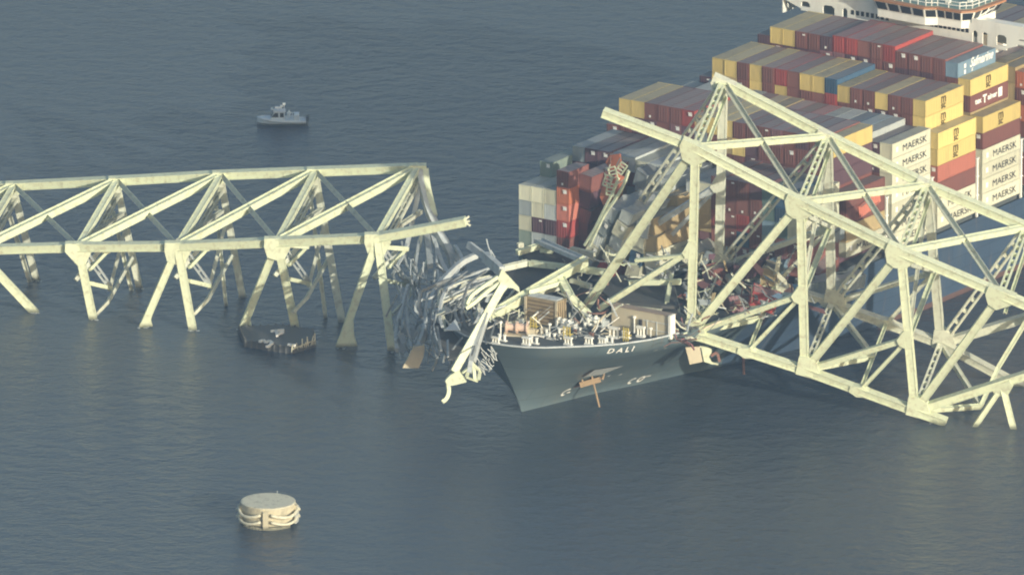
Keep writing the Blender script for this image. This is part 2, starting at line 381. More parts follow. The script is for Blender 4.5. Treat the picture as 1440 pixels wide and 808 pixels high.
hull_shape('thruster_mark', *join2(ringmark(.8, .6, .65, 60, 300, .28), ringmark(2.6, .6, .65, 0, 360, .28), ([(3.2,.9),(4.2,.9),(4.2,1.1),(3.2,1.1)], [(0,1,2,3)])), 879, 540, M['whitemark'])
for px, py in ((853,529),(869,527),(918,492),(932,490),(848,549)):
    hull_shape('hull_mark', [(0,0),(.5,0),(.6,.22),(.1,.22)], [(0,1,2,3)], px, py, M['whitemark'])
# anchor pocket
ap = hull_shape('anchor_recess', [(0,0),(3.4,0),(4.4,1.9),(-1.0,1.9)], [(0,1,2,3)], 820, 526, M['greysteel'], 0.5)
hull_shape('anchor_pocket_plate', [(-.6,-.3),(4.2,-.3),(3.2,1.3),(.6,1.3)], [(0,1,2,3)], 811, 540, M['rust'], 0.35)
sA, zA = hull_hit(835, 530)
n_out = (hsurf(sA, zA, 1, 1.0)-hsurf(sA, zA)).normalized(); pA = hsurf(sA, zA)+n_out*.9
an = MB(); shank = pA+Vector((.2,0,1.0)); crown = PY(843, 572, pA.y-.8); shank = PY(832, 528, pA.y-.6)
an.sweep([shank, (shank+crown)/2, crown], .16, 6)
fl = shank*.8+crown*.2
an.bar(fl-Vector((2.2,0,.5)), fl+Vector((1.2,0,.5)), .9, .35, (0,1,0))
an.sweep([fl-Vector((1.6,0,.3)), fl-Vector((2.1,0,-.9))], [.25,.08], 6); an.sweep([fl+Vector((1.5,0,.5)), fl+Vector((1.9,0,1.6))], [.25,.08], 6)
an.build('anchor', paint('anchor_rust', (.34,.24,.14), .8, 0), hull, org=Vector(shipE.location))

# ------------------------------------------------------------------ foredeck fittings
zf = 13.3
bw = MB(); bw.box((10.4, 11.3, zf), (22.0, 12.0, zf+3.9), 0, SHIPM); bw.box((10.3, 11.2, zf+3.9), (22.1, 12.9, zf+4.05), 1, SHIPM)
for t in (12.5, 15, 17.5, 20): bw.box((t-.1, 12.0, zf), (t+.1, 12.8, zf+3.8), 0, SHIPM)
for z in (1.0, 2.4): bw.box((16.6, 11.22, zf+z), (21.6, 11.3, zf+z+.12), 2, SHIPM)
for t in (17.3, 19.2): bw.box((t, 11.2, zf+.1), (t+.16, 11.3, zf+2.6), 2, SHIPM)
bw.box((21.75, 10.95, zf), (22.2, 12.4, zf+4.1), 3, SHIPM)
bw.box((16.0, 10.9, zf), (16.5, 11.2, zf+2.5), 4, SHIPM)
bw.build('breakwater', [M['cream'], M['creamtop'], M['greygreenp'] if 'greygreenp' in M else M['greysteel'], M['white'], M['black']], shipE)
hs_ = MB(); hs_.box((-3.9, 6.9, zf), (2.6, 9.6, zf+4.3), 0, SHIPM)
for k in range(6): hs_.box((-3.2, 6.8, zf+.35+k*.66), (2.0, 6.9, zf+.62+k*.66), 1, SHIPM)
for t in (-3.9, 2.2): hs_.box((t, 6.75, zf), (t+.4, 6.9, zf+4.35), 2, SHIPM)
for k in range(4): hs_.box((2.6, 7.1+k*.6, zf+.2), (2.68, 7.25+k*.6, zf+4.1), 1, SHIPM)
hs_.box((-3.5, 7.3, zf+4.3), (2.2, 9.2, zf+4.45), 3, SHIPM)
hs_.build('mooring_house', [M['tanbox'], paint('tan_slat', (.20,.15,.09), .7, 0), M['cream'], M['greysteel']], shipE)
def loc(px, py, z): p = PZ(px, py, z)-SO; return p.dot(VT), p.dot(US)
def fairlead(px, py, w_=1.6, h=1.0, mat='white'):
    t, s = loc(px, py, zf+.1); m = MB()
    m.box((t-w_/2, s-.35, zf), (t+w_/2, s+.35, zf+h*.25), 0, SHIPM)
    m.box((t-w_/2, s-.3, zf+h), (t+w_/2, s+.3, zf+h*1.25), 0, SHIPM)
    for k in (-1, 0, 1): m.lathe([(.16,0),(.16,h*.8)], (t+k*w_*.38, s, zf+h*.25), 8, 0, SHIPM)
    m.box((t-w_*.33, s+.1, zf+h*.25), (t+w_*.33, s+.2, zf+h), 1, SHIPM)
    return m.build('fairlead', [M[mat], M['cream']], shipE)
def bollard(px, py):
    t, s = loc(px, py, zf+.1); m = MB()
    m.box((t-.9, s-.3, zf), (t+.9, s+.3, zf+.15), 0, SHIPM)
    for k in (-1, 1): m.lathe([(.22,0),(.22,.8),(.32,.82),(.32,.95)], (t+k*.5, s, zf+.15), 10, 0, SHIPM)
    return m.build('bollard', M['white'], shipE)
for px, py, w_, h in ((740,484,1.5,1.1),(799,484,1.5,1.1),(828,484,1.5,1.1),(847,483,1.4,.9),(863,474,2.0,1.5),(901,473,1.5,1.5),(697,482,1.4,.9)):
    fairlead(px, py, w_, h)
for px, py in ((751,482),(790,470),(812,468),(857,481),(765,470),(706,478),(880,474),(826,462),(776,476),(808,459)): bollard(px, py)
def ladder(px, py, h=2.6, w_=1.0):
    t, s = loc(px, py, zf); m = MB()
    for k in (-1, 0, 1): m.box((t+k*w_/2-.07, s-.07, zf), (t+k*w_/2+.07, s+.07, zf+h), 0, SHIPM)
    z = .4
    while z < h+.1: m.box((t-w_/2, s-.05, zf+z), (t+w_/2, s+.05, zf+z+.12), 0, SHIPM); z += .55
    m.box((t-w_/2-.1, s+.1, zf+.9), (t+w_/2+.1, s+.9, zf+1.0), 0, SHIPM)
    return m.build('yellow_platform_frame', M['yellowp'], shipE)
ladder(750, 467, 2.6, 1.1); ladder(797, 478, 2.3, 1.2); ladder(880, 480, 2.4, .9)
def windlass(px, py, ang, ln=3.2, r=.75, mats=('pinkwhite','cream')):
    t, s = loc(px, py, zf); m = MB()
    Mx = SHIPM @ Matrix.Translation((t, s, zf+r+.5)) @ Matrix.Rotation(ang, 4, 'Z') @ Matrix.Rotation(R(90), 4, 'Y')
    m.lathe([(r*1.25,-ln/2),(r*1.25,-ln/2+.2),(r*.7,-ln/2+.21),(r*.7,-.15),(r*1.2,-.14),(r*1.2,.14),(r*.8,.15),(r*.8,ln/2-.2),(r*1.25,ln/2-.19),(r*1.25,ln/2)], (0,0,0), 18, 0, Mx)
    M2 = SHIPM @ Matrix.Translation((t, s, zf)) @ Matrix.Rotation(ang, 4, 'Z')
    for k in (-1, 1): m.box((k*ln*.52-.15, -.7, 0), (k*ln*.52+.15, .7, r+.9), 1, M2)
    m.box((-ln*.6, -.9, 0), (ln*.6, .9, .25), 1, M2)
    m.box((ln*.55, -.5, .2), (ln*.55+1.0, .5, 1.2), 1, M2)
    return m.build('windlass', [M[mats[0]], M[mats[1]]], shipE)
windlass(727, 471, R(25), 3.6, .85); windlass(794, 462, R(-5), 2.4, .6, ('white', 'greysteel')); windlass(838, 458, R(15), 2.6, .6, ('white', 'greysteel'))
# foremast stub and vents
for px, py, h in ((704,474,2.4),(773,470,1.6),(892,468,2.6),(915,474,1.4),(820,452,1.8)):
    t, s = loc(px, py, zf); m = MB(); m.lathe([(.12,0),(.12,h),(.3,h+.02),(.3,h+.3)], (t, s, zf), 10, 0, SHIPM); m.build('deck_vent', M['white'], shipE)
for i in range(26):                                     # deck clutter: pipes and lockers that belong to the ship
    px = rnd.uniform(700, 930); py = rnd.uniform(455, 478); t, s = loc(px, py, zf)
    if abs(t) > hb(s, 13)-1.2 or (9.5 < t and s > 10) or (-5 < t < 4 and s > 6): continue
    m = MB(); a = rnd.uniform(.2, .7); hgt = rnd.uniform(.3, 1.1); m.box((t-a, s-a*.6, zf), (t+a, s+a*.6, zf+hgt), 0, SHIPM)
    m.box((t-a*1.1, s-a*.7, zf+hgt), (t+a*1.1, s+a*.7, zf+hgt+.08), 0, SHIPM)
    m.build('deck_locker', M[rnd.choice(['white','greysteel','deck','cream','rust'])], shipE)

# ------------------------------------------------------------------ deckhouse with bridge wings
hs0 = 120.5
SHIPM0, ship0 = SHIPM, ship; HD = 1.7
SHIPM = Matrix.Translation((0, 0, -HD)) @ SHIPM0
def ship(t, s, z): return ship0(t, s, z-HD)
m = MB(); m.box((-13, hs0+1, 13.95), (13, hs0+12, 40.0), 0, SHIPM); m.build('accommodation_block', M['white'], shipE)
def pl(t, z, s): return ship(t, s, z)
wf = MB()                                              # wing front: plate with arched openings
top = lambda t: 42.6; bot = lambda t: 38.4 if abs(t) < 17 else 38.4+(abs(t)-17)*0.34
cols = [(-26,-22,0),(-22,-20.2,1),(-20.2,-17.6,0),(-17.6,-15.2,1),(-15.2,-13.6,0),(-13.6,-12.6,1),(-12.6,12.6,0),(12.6,13.6,1),(13.6,14.6,0),(14.6,15.6,1),(15.6,17.4,0),(17.4,19.4,1),(19.4,21.5,0),(21.5,23.6,2),(23.6,26.5,0)]
for a, c, kind in cols:
    if kind == 0:
        poly = [pl(a, bot(a), hs0), pl(c, bot(c), hs0), pl(c, top(c), hs0), pl(a, top(a), hs0)]; wf.prism(poly, US*0.3)
    else:
        z1 = 41.1 if kind == 1 else 40.9
        poly = [pl(a, z1, hs0), pl(a+(c-a)*.25, z1+.35, hs0), pl(c-(c-a)*.25, z1+.35, hs0), pl(c, z1, hs0), pl(c, top(c), hs0), pl(a, top(a), hs0)]
        wf.prism(poly, US*0.3)
        zb = bot((a+c)/2); wf.prism([pl(a, zb, hs0), pl(c, zb, hs0), pl(c, zb+.7, hs0), pl(a, zb+.7, hs0)], US*0.3)
wf.box((-26, hs0+.16, 42.35), (26.5, hs0+4.6, 42.6), 0, SHIPM)
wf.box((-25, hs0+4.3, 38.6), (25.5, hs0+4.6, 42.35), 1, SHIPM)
wf.box((-26, hs0+.16, 38.7), (-25.8, hs0+4.3, 42.3), 0, SHIPM); wf.box((26.3, hs0+.16, 41.3), (26.5, hs0+4.6, 43.5), 0, SHIPM)
wf.box((-26, hs0-.15, 42.6), (-6.6, hs0+.05, 43.6), 0, SHIPM); wf.box((12.4, hs0-.15, 42.6), (26.5, hs0+.05, 43.5), 0, SHIPM)
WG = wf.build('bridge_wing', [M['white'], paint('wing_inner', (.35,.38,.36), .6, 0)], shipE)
# window rows below the wheelhouse
sw = MB()
def _winrow(t0, t1, n, z0, z1, s, gap=.3):
    d = (t1-t0)/n
    for i in range(n): sw.box((t0+i*d+d*gap/2, s-.05, z0), (t0+(i+1)*d-d*gap/2, s+.05, z1), 0, SHIPM)
for a_ in ((-12, -4, 8, 40.6, 41.4, .4), (-4, 3, 14, 41.6, 41.9, .4), (4, 12, 9, 40.9, 41.6, .35)):
    dd = (a_[1]-a_[0])/a_[2]
    for i in range(a_[2]):
        sw = MB(); sw.box((a_[0]+i*dd+dd*a_[5]/2, hs0-.22, a_[3]), (a_[0]+(i+1)*dd-dd*a_[5]/2, hs0-.12, a_[4]), 0, SHIPM); sw.build('window', M['glass'], WG, org=Vector(shipE.location))
# wheelhouse: faceted front
wh = MB(); P = [(-6.5,hs0+.2),(-5.2,hs0-2.2),(4.6,hs0-2.6),(6.4,hs0-1.4),(11.0,hs0-1.2),(12.2,hs0+.3),(12.2,hs0+8),(-6.5,hs0+8)]
Q = [(-7.2,hs0),(-5.6,hs0-2.9),(4.8,hs0-3.3),(6.6,hs0-2.1),(11.4,hs0-1.9),(13.0,hs0),(13.6,hs0+8.4),(-7.2,hs0+8.4)]
def ring(mb, P0, z0, P1, z1, mi=0, capb=True, capt=True):
    n = len(P0); vs = [ship(a, c, z0) for a, c in P0]+[ship(a, c, z1) for a, c in P1]
    fs = [(i, (i+1)%n, n+(i+1)%n, n+i) for i in range(n)]
    if capb: fs.append(tuple(range(n-1,-1,-1)))
    if capt: fs.append(tuple(range(n, 2*n)))
    mb.add(vs, fs, mi)
ring(wh, P, 41.7, P, 42.9); ring(wh, P, 42.9, Q, 44.7)
WH = wh.build('wheelhouse', M['white'], shipE); SL = Vector(shipE.location)
wr = MB(); Q2 = [(-7.5,hs0-.1),(-5.8,hs0-3.2),(4.9,hs0-3.6),(6.8,hs0-2.4),(11.6,hs0-2.2),(13.3,hs0-.2),(13.9,hs0+8.6),(-7.5,hs0+8.6)]
ring(wr, Q2, 44.703, Q2, 45.05); wr.build('roof_rim', M['orangerim'], WH, org=SL)
gd = MB(); Q3 = [(a*.9+.3, (c-hs0)*.85+hs0+.5) for a, c in Q2]; ring(gd, Q3, 45.053, Q3, 45.12); gd.build('monkey_deck', M['greendeck'], WH, org=SL)
def facewin(mb, p0, p1, q0, q1, n, a=.1, lo=.18, hi=.9):
    for i in range(n):
        u0 = (i+a)/n; u1 = (i+1-a)/n
        def pt(u, v):
            b0 = Vector((p0[0]+(p1[0]-p0[0])*u, p0[1]+(p1[1]-p0[1])*u, 42.9)); b1 = Vector((q0[0]+(q1[0]-q0[0])*u, q0[1]+(q1[1]-q0[1])*u, 44.7))
            r_ = b0.lerp(b1, v); return ship(r_.x, r_.y, r_.z)
        v4 = [pt(u0, lo), pt(u1, lo), pt(u1, hi), pt(u0, hi)]
        nn = (v4[1]-v4[0]).cross(v4[3]-v4[0]).normalized(); mb.prism([v+nn*.0 for v in v4], nn*.16)
for i, n in ((0,2),(1,4),(2,1),(3,3),(4,1),(5,4)):
    gl = MB(); facewin(gl, P[i], P[i+1], Q[i], Q[i+1], n); gl.build('window', M['glass'], WH, org=SL)
rr = MB()
for i in range(6):
    a = Vector((*Q3[i], 0)); c = Vector((*Q3[i+1], 0)); n = max(2, int((c-a).length/1.6))
    for k in range(n):
        p = a.lerp(c, k/n); rr.box((p.x-.06, p.y-.06, 45.1), (p.x+.06, p.y+.06, 46.3), 0, SHIPM)
    for z in (45.7, 46.3): rr.bar(ship(a.x, a.y, z), ship(c.x, c.y, z), .12, .12, (0,0,1))
for t, s, h in ((-3,hs0+1,2.2),(2,hs0+2,2.8),(7,hs0+1,1.8),(9.5,hs0+4,3.0)):
    rr.box((t-.4, s-.3, 45.1), (t+.4, s+.3, 45.1+h*.4), 0, SHIPM); rr.box((t-.1, s-.1, 45.1), (t+.1, s+.1, 45.1+h), 0, SHIPM)
rr.build('railing', M['white'], WH, org=SL)

SHIPM, ship = SHIPM0, ship0
# ------------------------------------------------------------------ containers
meshes = {}
def cont_mesh(col, h, L_=12.19, crush=0):
    key = (col, round(h, 2), L_, crush)
    if key in meshes: return meshes[key]
    m = MB(); hw = 1.19; n = int(L_/0.55); d = .05
    for sx in (1, -1):                                   # corrugated sides
        k0 = len(m.v); ys = []
        for i in range(n):
            y0 = .16+(L_-.32)*i/n; st = (L_-.32)/n
            ys += [(y0, 0), (y0+st*.35, 0), (y0+st*.5, d), (y0+st*.85, d)]
        ys.append((L_-.16, 0))
        for y, e in ys:
            m.v.append(Vector((sx*(hw-e), y, .12))); m.v.append(Vector((sx*(hw-e), y, h-.10)))
        for i in range(len(ys)-1):
            a = k0+2*i; q = (a, a+2, a+3, a+1); m.f.append(q if sx == 1 else q[::-1]); m.mi.append(0)
    for yy, sg in ((0.03, -1), (L_-.03, 1)):              # corrugated ends
        k0 = len(m.v); xs = []; nn = 7
        for i in range(nn):
            x0 = -1.08+2.16*i/nn; st = 2.16/nn; xs += [(x0,0),(x0+st*.35,0),(x0+st*.5,.045),(x0+st*.85,.045)]
        xs.append((1.08, 0))
        for x, e in xs: m.v.append(Vector((x, yy-sg*e, .12))); m.v.append(Vector((x, yy-sg*e, h-.1)))
        for i in range(len(xs)-1):
            a = k0+2*i; q = (a, a+2, a+3, a+1); m.f.append(q if sg == -1 else q[::-1]); m.mi.append(0)
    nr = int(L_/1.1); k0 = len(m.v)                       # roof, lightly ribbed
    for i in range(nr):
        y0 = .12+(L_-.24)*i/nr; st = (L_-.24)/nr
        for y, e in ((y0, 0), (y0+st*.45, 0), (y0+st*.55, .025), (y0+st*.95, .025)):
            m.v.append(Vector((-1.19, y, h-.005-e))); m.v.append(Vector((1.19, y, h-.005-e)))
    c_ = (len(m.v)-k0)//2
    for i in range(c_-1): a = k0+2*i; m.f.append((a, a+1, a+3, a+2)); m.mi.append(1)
    for sx in (-1, 1):
        for y0, y1 in ((0, .17), (L_-.17, L_)): m.box((sx*1.22-(.16 if sx > 0 else 0), y0, 0), (sx*1.22+(0 if sx > 0 else .16), y1, h))
        a, c_ = (1.10, 1.215) if sx > 0 else (-1.215, -1.10)
        m.box((a, .17, h-.14), (c_, L_-.17, h-.03)); m.box((a, .17, 0), (c_, L_-.17, .16))
    for y0, y1 in ((0.005, .12), (L_-.12, L_-.005)):
        m.box((-1.06, y0, h-.16), (1.06, y1, h-.004)); m.box((-1.06, y0, 0.004), (1.06, y1, .16))
    m.box((-1.1, .12, .05), (1.1, L_-.12, .11))
    if crush:
        r_ = random.Random(crush)
        off = Vector((r_.uniform(0, 50), r_.uniform(0, 50), r_.uniform(0, 50))); A = .38
        for v in m.v:
            nv = noise.noise_vector(v*0.35+off)*A*1.6+noise.noise_vector(v*1.1+off)*A*.5
            v += Vector((nv.x, nv.y*.5, nv.z))
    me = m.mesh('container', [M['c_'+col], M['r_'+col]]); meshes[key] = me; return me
def door_mesh(col, h):
    key = ('door', col, round(h, 2))
    if key in meshes: return meshes[key]
    m = MB()
    for x0, x1 in ((-1.05, -.02), (.02, 1.05)):
        m.box((x0, -.03, .18), (x1, .02, h-.18), 0)
        for z in (.35, .48, .65, .82): m.box((x0+.05, -.045, z*(h-.1)-.04), (x1-.05, -.03, z*(h-.1)+.04), 0)
        for x in (x0+.27, x1-.27): m.box((x-.03, -.11, .1), (x+.03, -.05, h-.1), 1)
    me = m.mesh('cargo_door', [M['c_'+col], M['rod_'+col]]); meshes[key] = me; return me
def plate_mesh(kind, h):
    key = ('plate', kind, round(h, 2))
    if key in meshes: return meshes[key]
    m = MB()
    if kind == 0: m.box((.15, -.14, h-.95), (.85, -.115, h-.45)); m.box((.05, -.14, h-.42), (.8, -.115, h-.28))
    elif kind == 1: m.box((-.2, -.14, .45), (.15, -.115, .85))
    else: m.box((.35, -.14, h-.55), (.9, -.115, h-.30))
    me = m.mesh('marking', M['whitemark']); meshes[key] = me; return me
def side_text(txt, size, y, z, mat, bold=.03, shear=0, sx=1.0, key=None):
    k = ('txt', txt, size, y, z)
    if k in meshes: return meshes[k]
    m = MB()
    for (tx, sz, yy, zz, b_, sh, ssx) in (txt if isinstance(txt, tuple) else ((txt, size, y, z, bold, shear, sx),)):
        if tx == '#': m.add([(1.24, yy, zz), (1.24, yy+sz*.8, zz), (1.24, yy+sz*.8, zz+sz), (1.24, yy, zz+sz)], [(0,1,2,3)]); continue
        vs, fs, _, _ = text_mb(tx, sz, b_, sh, ssx); m.add([(1.24, yy+a, zz+c) for a, c in vs], fs)
    me = m.mesh('lettering', mat); meshes[k] = me; return me
ORD = ['first','second','third','fourth','fifth','sixth','seventh','eighth','ninth','tenth','eleventh','twelfth','thirteenth','fourteenth','fifteenth','sixteenth','seventeenth','eighteenth','nineteenth']
nC = 0
def child(me, par, name):
    o = bpy.data.objects.new(name, me); C.objects.link(o); o.parent = par; return o
def container(col, h, Mx, label, L_=12.19, doors=False, plate=None, text=None, crush=0, group='stacked shipping containers'):
    global nC; nC += 1
    o = bpy.data.objects.new('shipping_container', cont_mesh(col, h, L_, crush)); C.objects.link(o); o.matrix_world = Mx
    tag(o, label, 'container', group)
    if not crush:
        if doors: child(door_mesh(col, h), o, 'cargo_door')
        if plate is not None: child(plate_mesh(plate, h), o, 'marking')
    if text == 'MAERSK':
        o['label'] = label
        child(side_text('MAERSK', 1.65, 3.4, .6, M['black'], .0, 0, 1.28), o, 'lettering')
        child(side_text((('#', .9, 1.2, .9, 0, 0, 1),), 1, 0, 1, M['lettersq'] if 'lettersq' in M else M['whitemark']), o, 'marking')
    elif text == 'MSC':
        child(side_text((('m', 2.3, 5.0, 1.30, .05, 0, 1.0), ('sc', 1.75, 5.0, .30, .05, 0, 1.05)), 2, 0, 2, M['msc']), o, 'lettering')
    elif text == 'SAF':
        child(side_text((('Safmarine', 2.2, 3.9, 1.0, .05, .45, .85), ('#', .75, 2.0, 1.3, 0, 0, 1), ('#', .7, 2.0, .3, 0, 0, 1), ('S', .7, 4.4, .25, .05, .3, 1.0)), 3, 0, 3, M['whitemark']), o, 'lettering')
    elif text == 'TEX':
        child(side_text((('tex', 1.35, 1.5, 1.0, .05, 0, 1.1), ('T', 1.9, 4.0, .7, .09, 0, 1.0), ('ainer', 1.35, 5.6, .95, .05, 0, 1.1), ('#', 1.6, 9.0, .7, 0, 0, 1)), 4, 0, 4, M['whitemark']), o, 'lettering')
    return o
HH = dict(yellow=2.87, brown=2.87, red=2.87, orange=2.87, mauve=2.87, tan=2.87, salmon=2.87)
def hh(c): return HH.get(c, 2.60)
PAL = ['brown','brown','brown','purple','purple','mauve','yellow','grey','red','blue','tan']
A_ = dict(Y='yellow', B='brown', R='red', O='orange', S='salmon', W='pale', G='grey', N='blue', E='greygreen', T='tan', P='purple', F='greyblue', L='lightgrey', D='darkgreen', M='mauve', b='lightblue')
# bay: (s, number of columns, first column centre t, per-column (top z, colours from the top down))
def bay(idx, s, tops, cols0, tx=None, t0=-22.68, pal=None, basez=12.95):
    out = []
    for j, top in enumerate(tops):
        if top is None: continue
        cl = [A_[c] for c in cols0[j]]; top = top-(0.064*s+0.07*max(t0+2.52*j, -10)+0.1*top)/7.95; z = top; tiers = []
        while True:
            i = len(tiers); c = cl[i] if i < len(cl) else rnd.choice(pal or PAL)
            h = hh(c)
            if z-h < basez-.4: break
            z -= h; tiers.append((c, h, z))
            z -= .02
        out.append((j, t0+2.52*j, tiers, top))
    return idx, s, out, tx or {}
T_ = {}
def tops(*runs):
    r = []
    for n, z in runs: r += [z]*n
    return r
bays = []
# B0 nearest the bow: starboard part still stands
bays.append(bay(0, 33.5, [28.1, 28.1, 28.1, 31.8], ['WGWED','WWPLG','WLPGE','BOSRBP'], t0=-21.4))
bays.append(bay(1, 47.9, tops((1,30.2),(3,31.8),(2,31.6),(2,31.2),(1,29.0),(1,26.0),(2,29.5),(1,31),(3,30.9),(2,30.3),(1,29.9)),
  ['EGG','GPG','PPG','PBG','GPG','LLG','WLT','LLN','LTT','TLG','LTG','WTT','BBR','BBB','BBR','PBB','DDF','NND','WWWB'], tx={18:'M'}))
bays.append(bay(2, 62.3, tops((1,32.0),(6,36.9),(10,36.4),(1,36.2),(1,27.5)),
  ['BP','YBP','YPP','BPP','BBP','BMP','RPP','TGP','YBP','YTB','BYB','BPP','BBM','MBP','BBB','PBP','BMB','YPPB','BBTWY'], tx={17:'m',18:'2'}))
bays.append(bay(3, 76.7, tops((2,33.4),(2,34.6),(5,33.8),(8,33.7),(1,32.6),(1,32.8)),
  ['GBP','BBP','LGP','GBB','TBB','GBB','BBB','TBY','TBB','MBB','BBM','RBB','LBB','LBP','NPB','bNB','LBP','PPBB','WWWWWWW'], tx={18:'M'}))
bays.append(bay(4, 91.2, tops((1,34.0),(10,37.6),(7,36.7),(1,31.4)),
  ['PB','YYB','YTB','BBB','YYB','BBB','RYB','BBP','YBP','YBM','NRB','YBB','BBB','BBB','YPB','BBB','BBB','YYPG','YYSBWWW'], tx={17:'Y',18:'4'}))
bays.append(bay(5, 105.6, tops((1,33.0),(1,38.6),(5,40.3),(5,40.7),(4,40.0),(1,39.7),(1,37.2),(1,31.0)),
  ['PB','PPB','YBP','YPP','BPP','BPB','PMB','RMP','RPB','BPM','BBP','RBB','BPB','BPB','BPP','BBP','FBP','YBT','YBWWWWW'], tx={16:'F',17:'X',18:'5'}))
bays.append(bay(6, 120.0, [None]*15+[36.0, 36.3, 36.2, 35.6], ['']*15+['BPB','TYB','TTBY','OBOT'], basez=14))
bays.append(bay(7, 137.0, [None]*5+tops((14,38.0)), ['']*5+['TB','YB','TB','PB','GB','YP','PB','PB','YB','BP','PB','BB','OB','BO'], basez=30))
doorset = {'brown','red','purple','mauve','blue','salmon','orange'}
hid = MB(); hidcols = ['brown','purple','yellow','grey','mauve']
allb = {b_[0]: b_ for b_ in bays}
BN = ['bay nearest the bow','second bay from bow','third bay from bow','fourth bay from bow','fifth bay from bow','bay before the bridge','bay beside the white bridge','bay behind the bridge']
def topof(idx, t):
    if idx not in allb: return -99
    best = -99
    for j, tt, tiers, top in allb[idx][2]:
        if abs(tt-t) < 1.4: best = top
    return best
for idx, s, cols_, tx in bays:
    nj = len(cols_)
    for n, (j, t, tiers, top) in enumerate(cols_):
        for i, (c, h, z) in enumerate(tiers):
            ztop = z+h
            fr = min(topof(idx-1, t), topof(idx-1, t+2.52) if n < nj-1 else topof(idx-1, t))
            port = cols_[n+1][3] if n+1 < nj else -99
            if idx == 5 and n+1 < nj: pass
            # visible if roof is open, the bow end shows above the bay ahead, or the port side is exposed
            vis = i == 0 or ztop > fr-0.6 or ztop > port+0.5
            if idx == 1: vis = i == 0 or (ztop > 21 and (j < 4 or j > 5)) or n == nj-1 or (j >= 12 and ztop > 18) or ztop > port+.5
            if idx == 7: vis = i < 2
            if idx == 6: vis = i < 3
            Mx = SHIPM @ Matrix.Translation((t+rnd.uniform(-.02, .02), s+rnd.uniform(-.05, .05), z)) 
            if not vis:
                hid.box((-1.15, .2, .03), (1.15, 12.0, h-.03), hidcols.index(c) if c in hidcols else 0, Mx); continue
            text = None
            if c == 'pale' and n == nj-1 and idx > 0: text = 'MAERSK'
            if c == 'yellow' and n == nj-1: text = 'MSC'
            if idx == 4 and j == 17 and i < 2: text = 'MSC'
            if idx == 5 and j == 17: text = 'MSC' if i == 0 else ('TEX' if i == 1 else None)
            if idx == 5 and j == 16 and i == 0: text = 'SAF'
            if idx == 1 and n == nj-1: text = 'MAERSK' if i < 3 else None
            doors = c in doorset and rnd.random() < .75
            plate = rnd.choice([0, 0, 1, 2]) if (c in doorset and rnd.random() < .55) else None
            tier = 'top' if i == 0 else ORD[i]+' from top'
            lab = '%s container, %s, %s column from left, %s' % (CNAME[c], tier, ORD[n], BN[idx])
            if text == 'MAERSK': lab = 'cream container with dark lettering, %s of port side column, %s' % (tier, BN[idx])
            if text == 'MSC' and n == nj-1: lab = 'yellow container with dark logo, %s of port side column, %s' % (tier, BN[idx])
            if text == 'SAF': lab = 'grey blue container with white script lettering, just below the white bridge'
            if text == 'TEX': lab = 'brown container with large white lettering under a yellow one'
            if idx == 0 and j == 3:
                container(c, h, Mx, 'short %s container, %s of the red and orange stack nearest the bow' % (CNAME[c], tier), L_=6.06, doors=doors, plate=plate)
                continue
            container(c, h, Mx, lab, doors=doors, plate=plate, text=text)
ho = hid.build('shipping_containers_inside', [M['c_'+c] for c in hidcols])
tag(ho, 'mixed containers packed out of sight inside the stacks on deck', 'containers', None, 'stuff')
# small grey green container perched aft on the forward stack
container('greygreen', 2.6, SHIPM @ Matrix.Translation((-21.4, 39.9, 27.55)), 'short grey green container alone on top of the leftmost front stack', L_=6.06, plate=0)
# second short row of the bow bay (the stack aft of the orange one)
def shipm(t, s, z, yaw=0, roll=0, pitch=0):   # roll > 0 leans to port, pitch > 0 lifts the bow end
    return SHIPM @ Matrix.Translation((t, s, z)) @ Matrix.Rotation(R(yaw), 4, 'Z') @ Matrix.Rotation(R(roll), 4, 'Y') @ Matrix.Rotation(R(-pitch), 4, 'X')
def leaning(t, z, lean, cols_, s, what, yaw=0):
    k = 0
    for i, c in enumerate(cols_):
        h = hh(c); a = R(lean)
        container(A_.get(c, c) if len(c) == 1 else c, hh(A_[c]) if len(c) == 1 else h, shipm(t, s+rnd.uniform(-.3, .3), z, yaw+rnd.uniform(-2, 2), lean+rnd.uniform(-2, 2)),
            '%s container, %s from bottom, in %s' % (CNAME[A_[c]], ORD[i], what), crush=11+i+int(lean)*7 if i % 2 == 0 else 0, plate=0 if i % 2 else None)
        t += math.sin(a)*hh(A_[c]); z += math.cos(a)*hh(A_[c])
for i in range(6):
    cc = 'BPBBPB'[i]
    container(A_[cc], 2.87, shipm(-12.9+i*.27, 36.6, 13.0+i*2.86, 0, 5.5), '%s dented container, %s from bottom, leaning on the orange stack' % (CNAME[A_[cc]], ORD[i]), crush=(40+i if i in (1, 3) else 0))
leaning(-10.0, 14.6, 27, 'LWLGL', 33.6, 'the leaning stack right of the orange stack')
leaning(-6.0, 14.4, 24, 'RWLWL', 33.0, 'the second leaning stack behind the fallen beams')
leaning(-0.8, 14.2, 12, 'WNWL', 34.5, 'the crumpled stack left of the white truss diagonal')
leaning(3.2, 14.2, -8, 'LWTT', 35.0, 'the crushed stack behind the white truss diagonal')
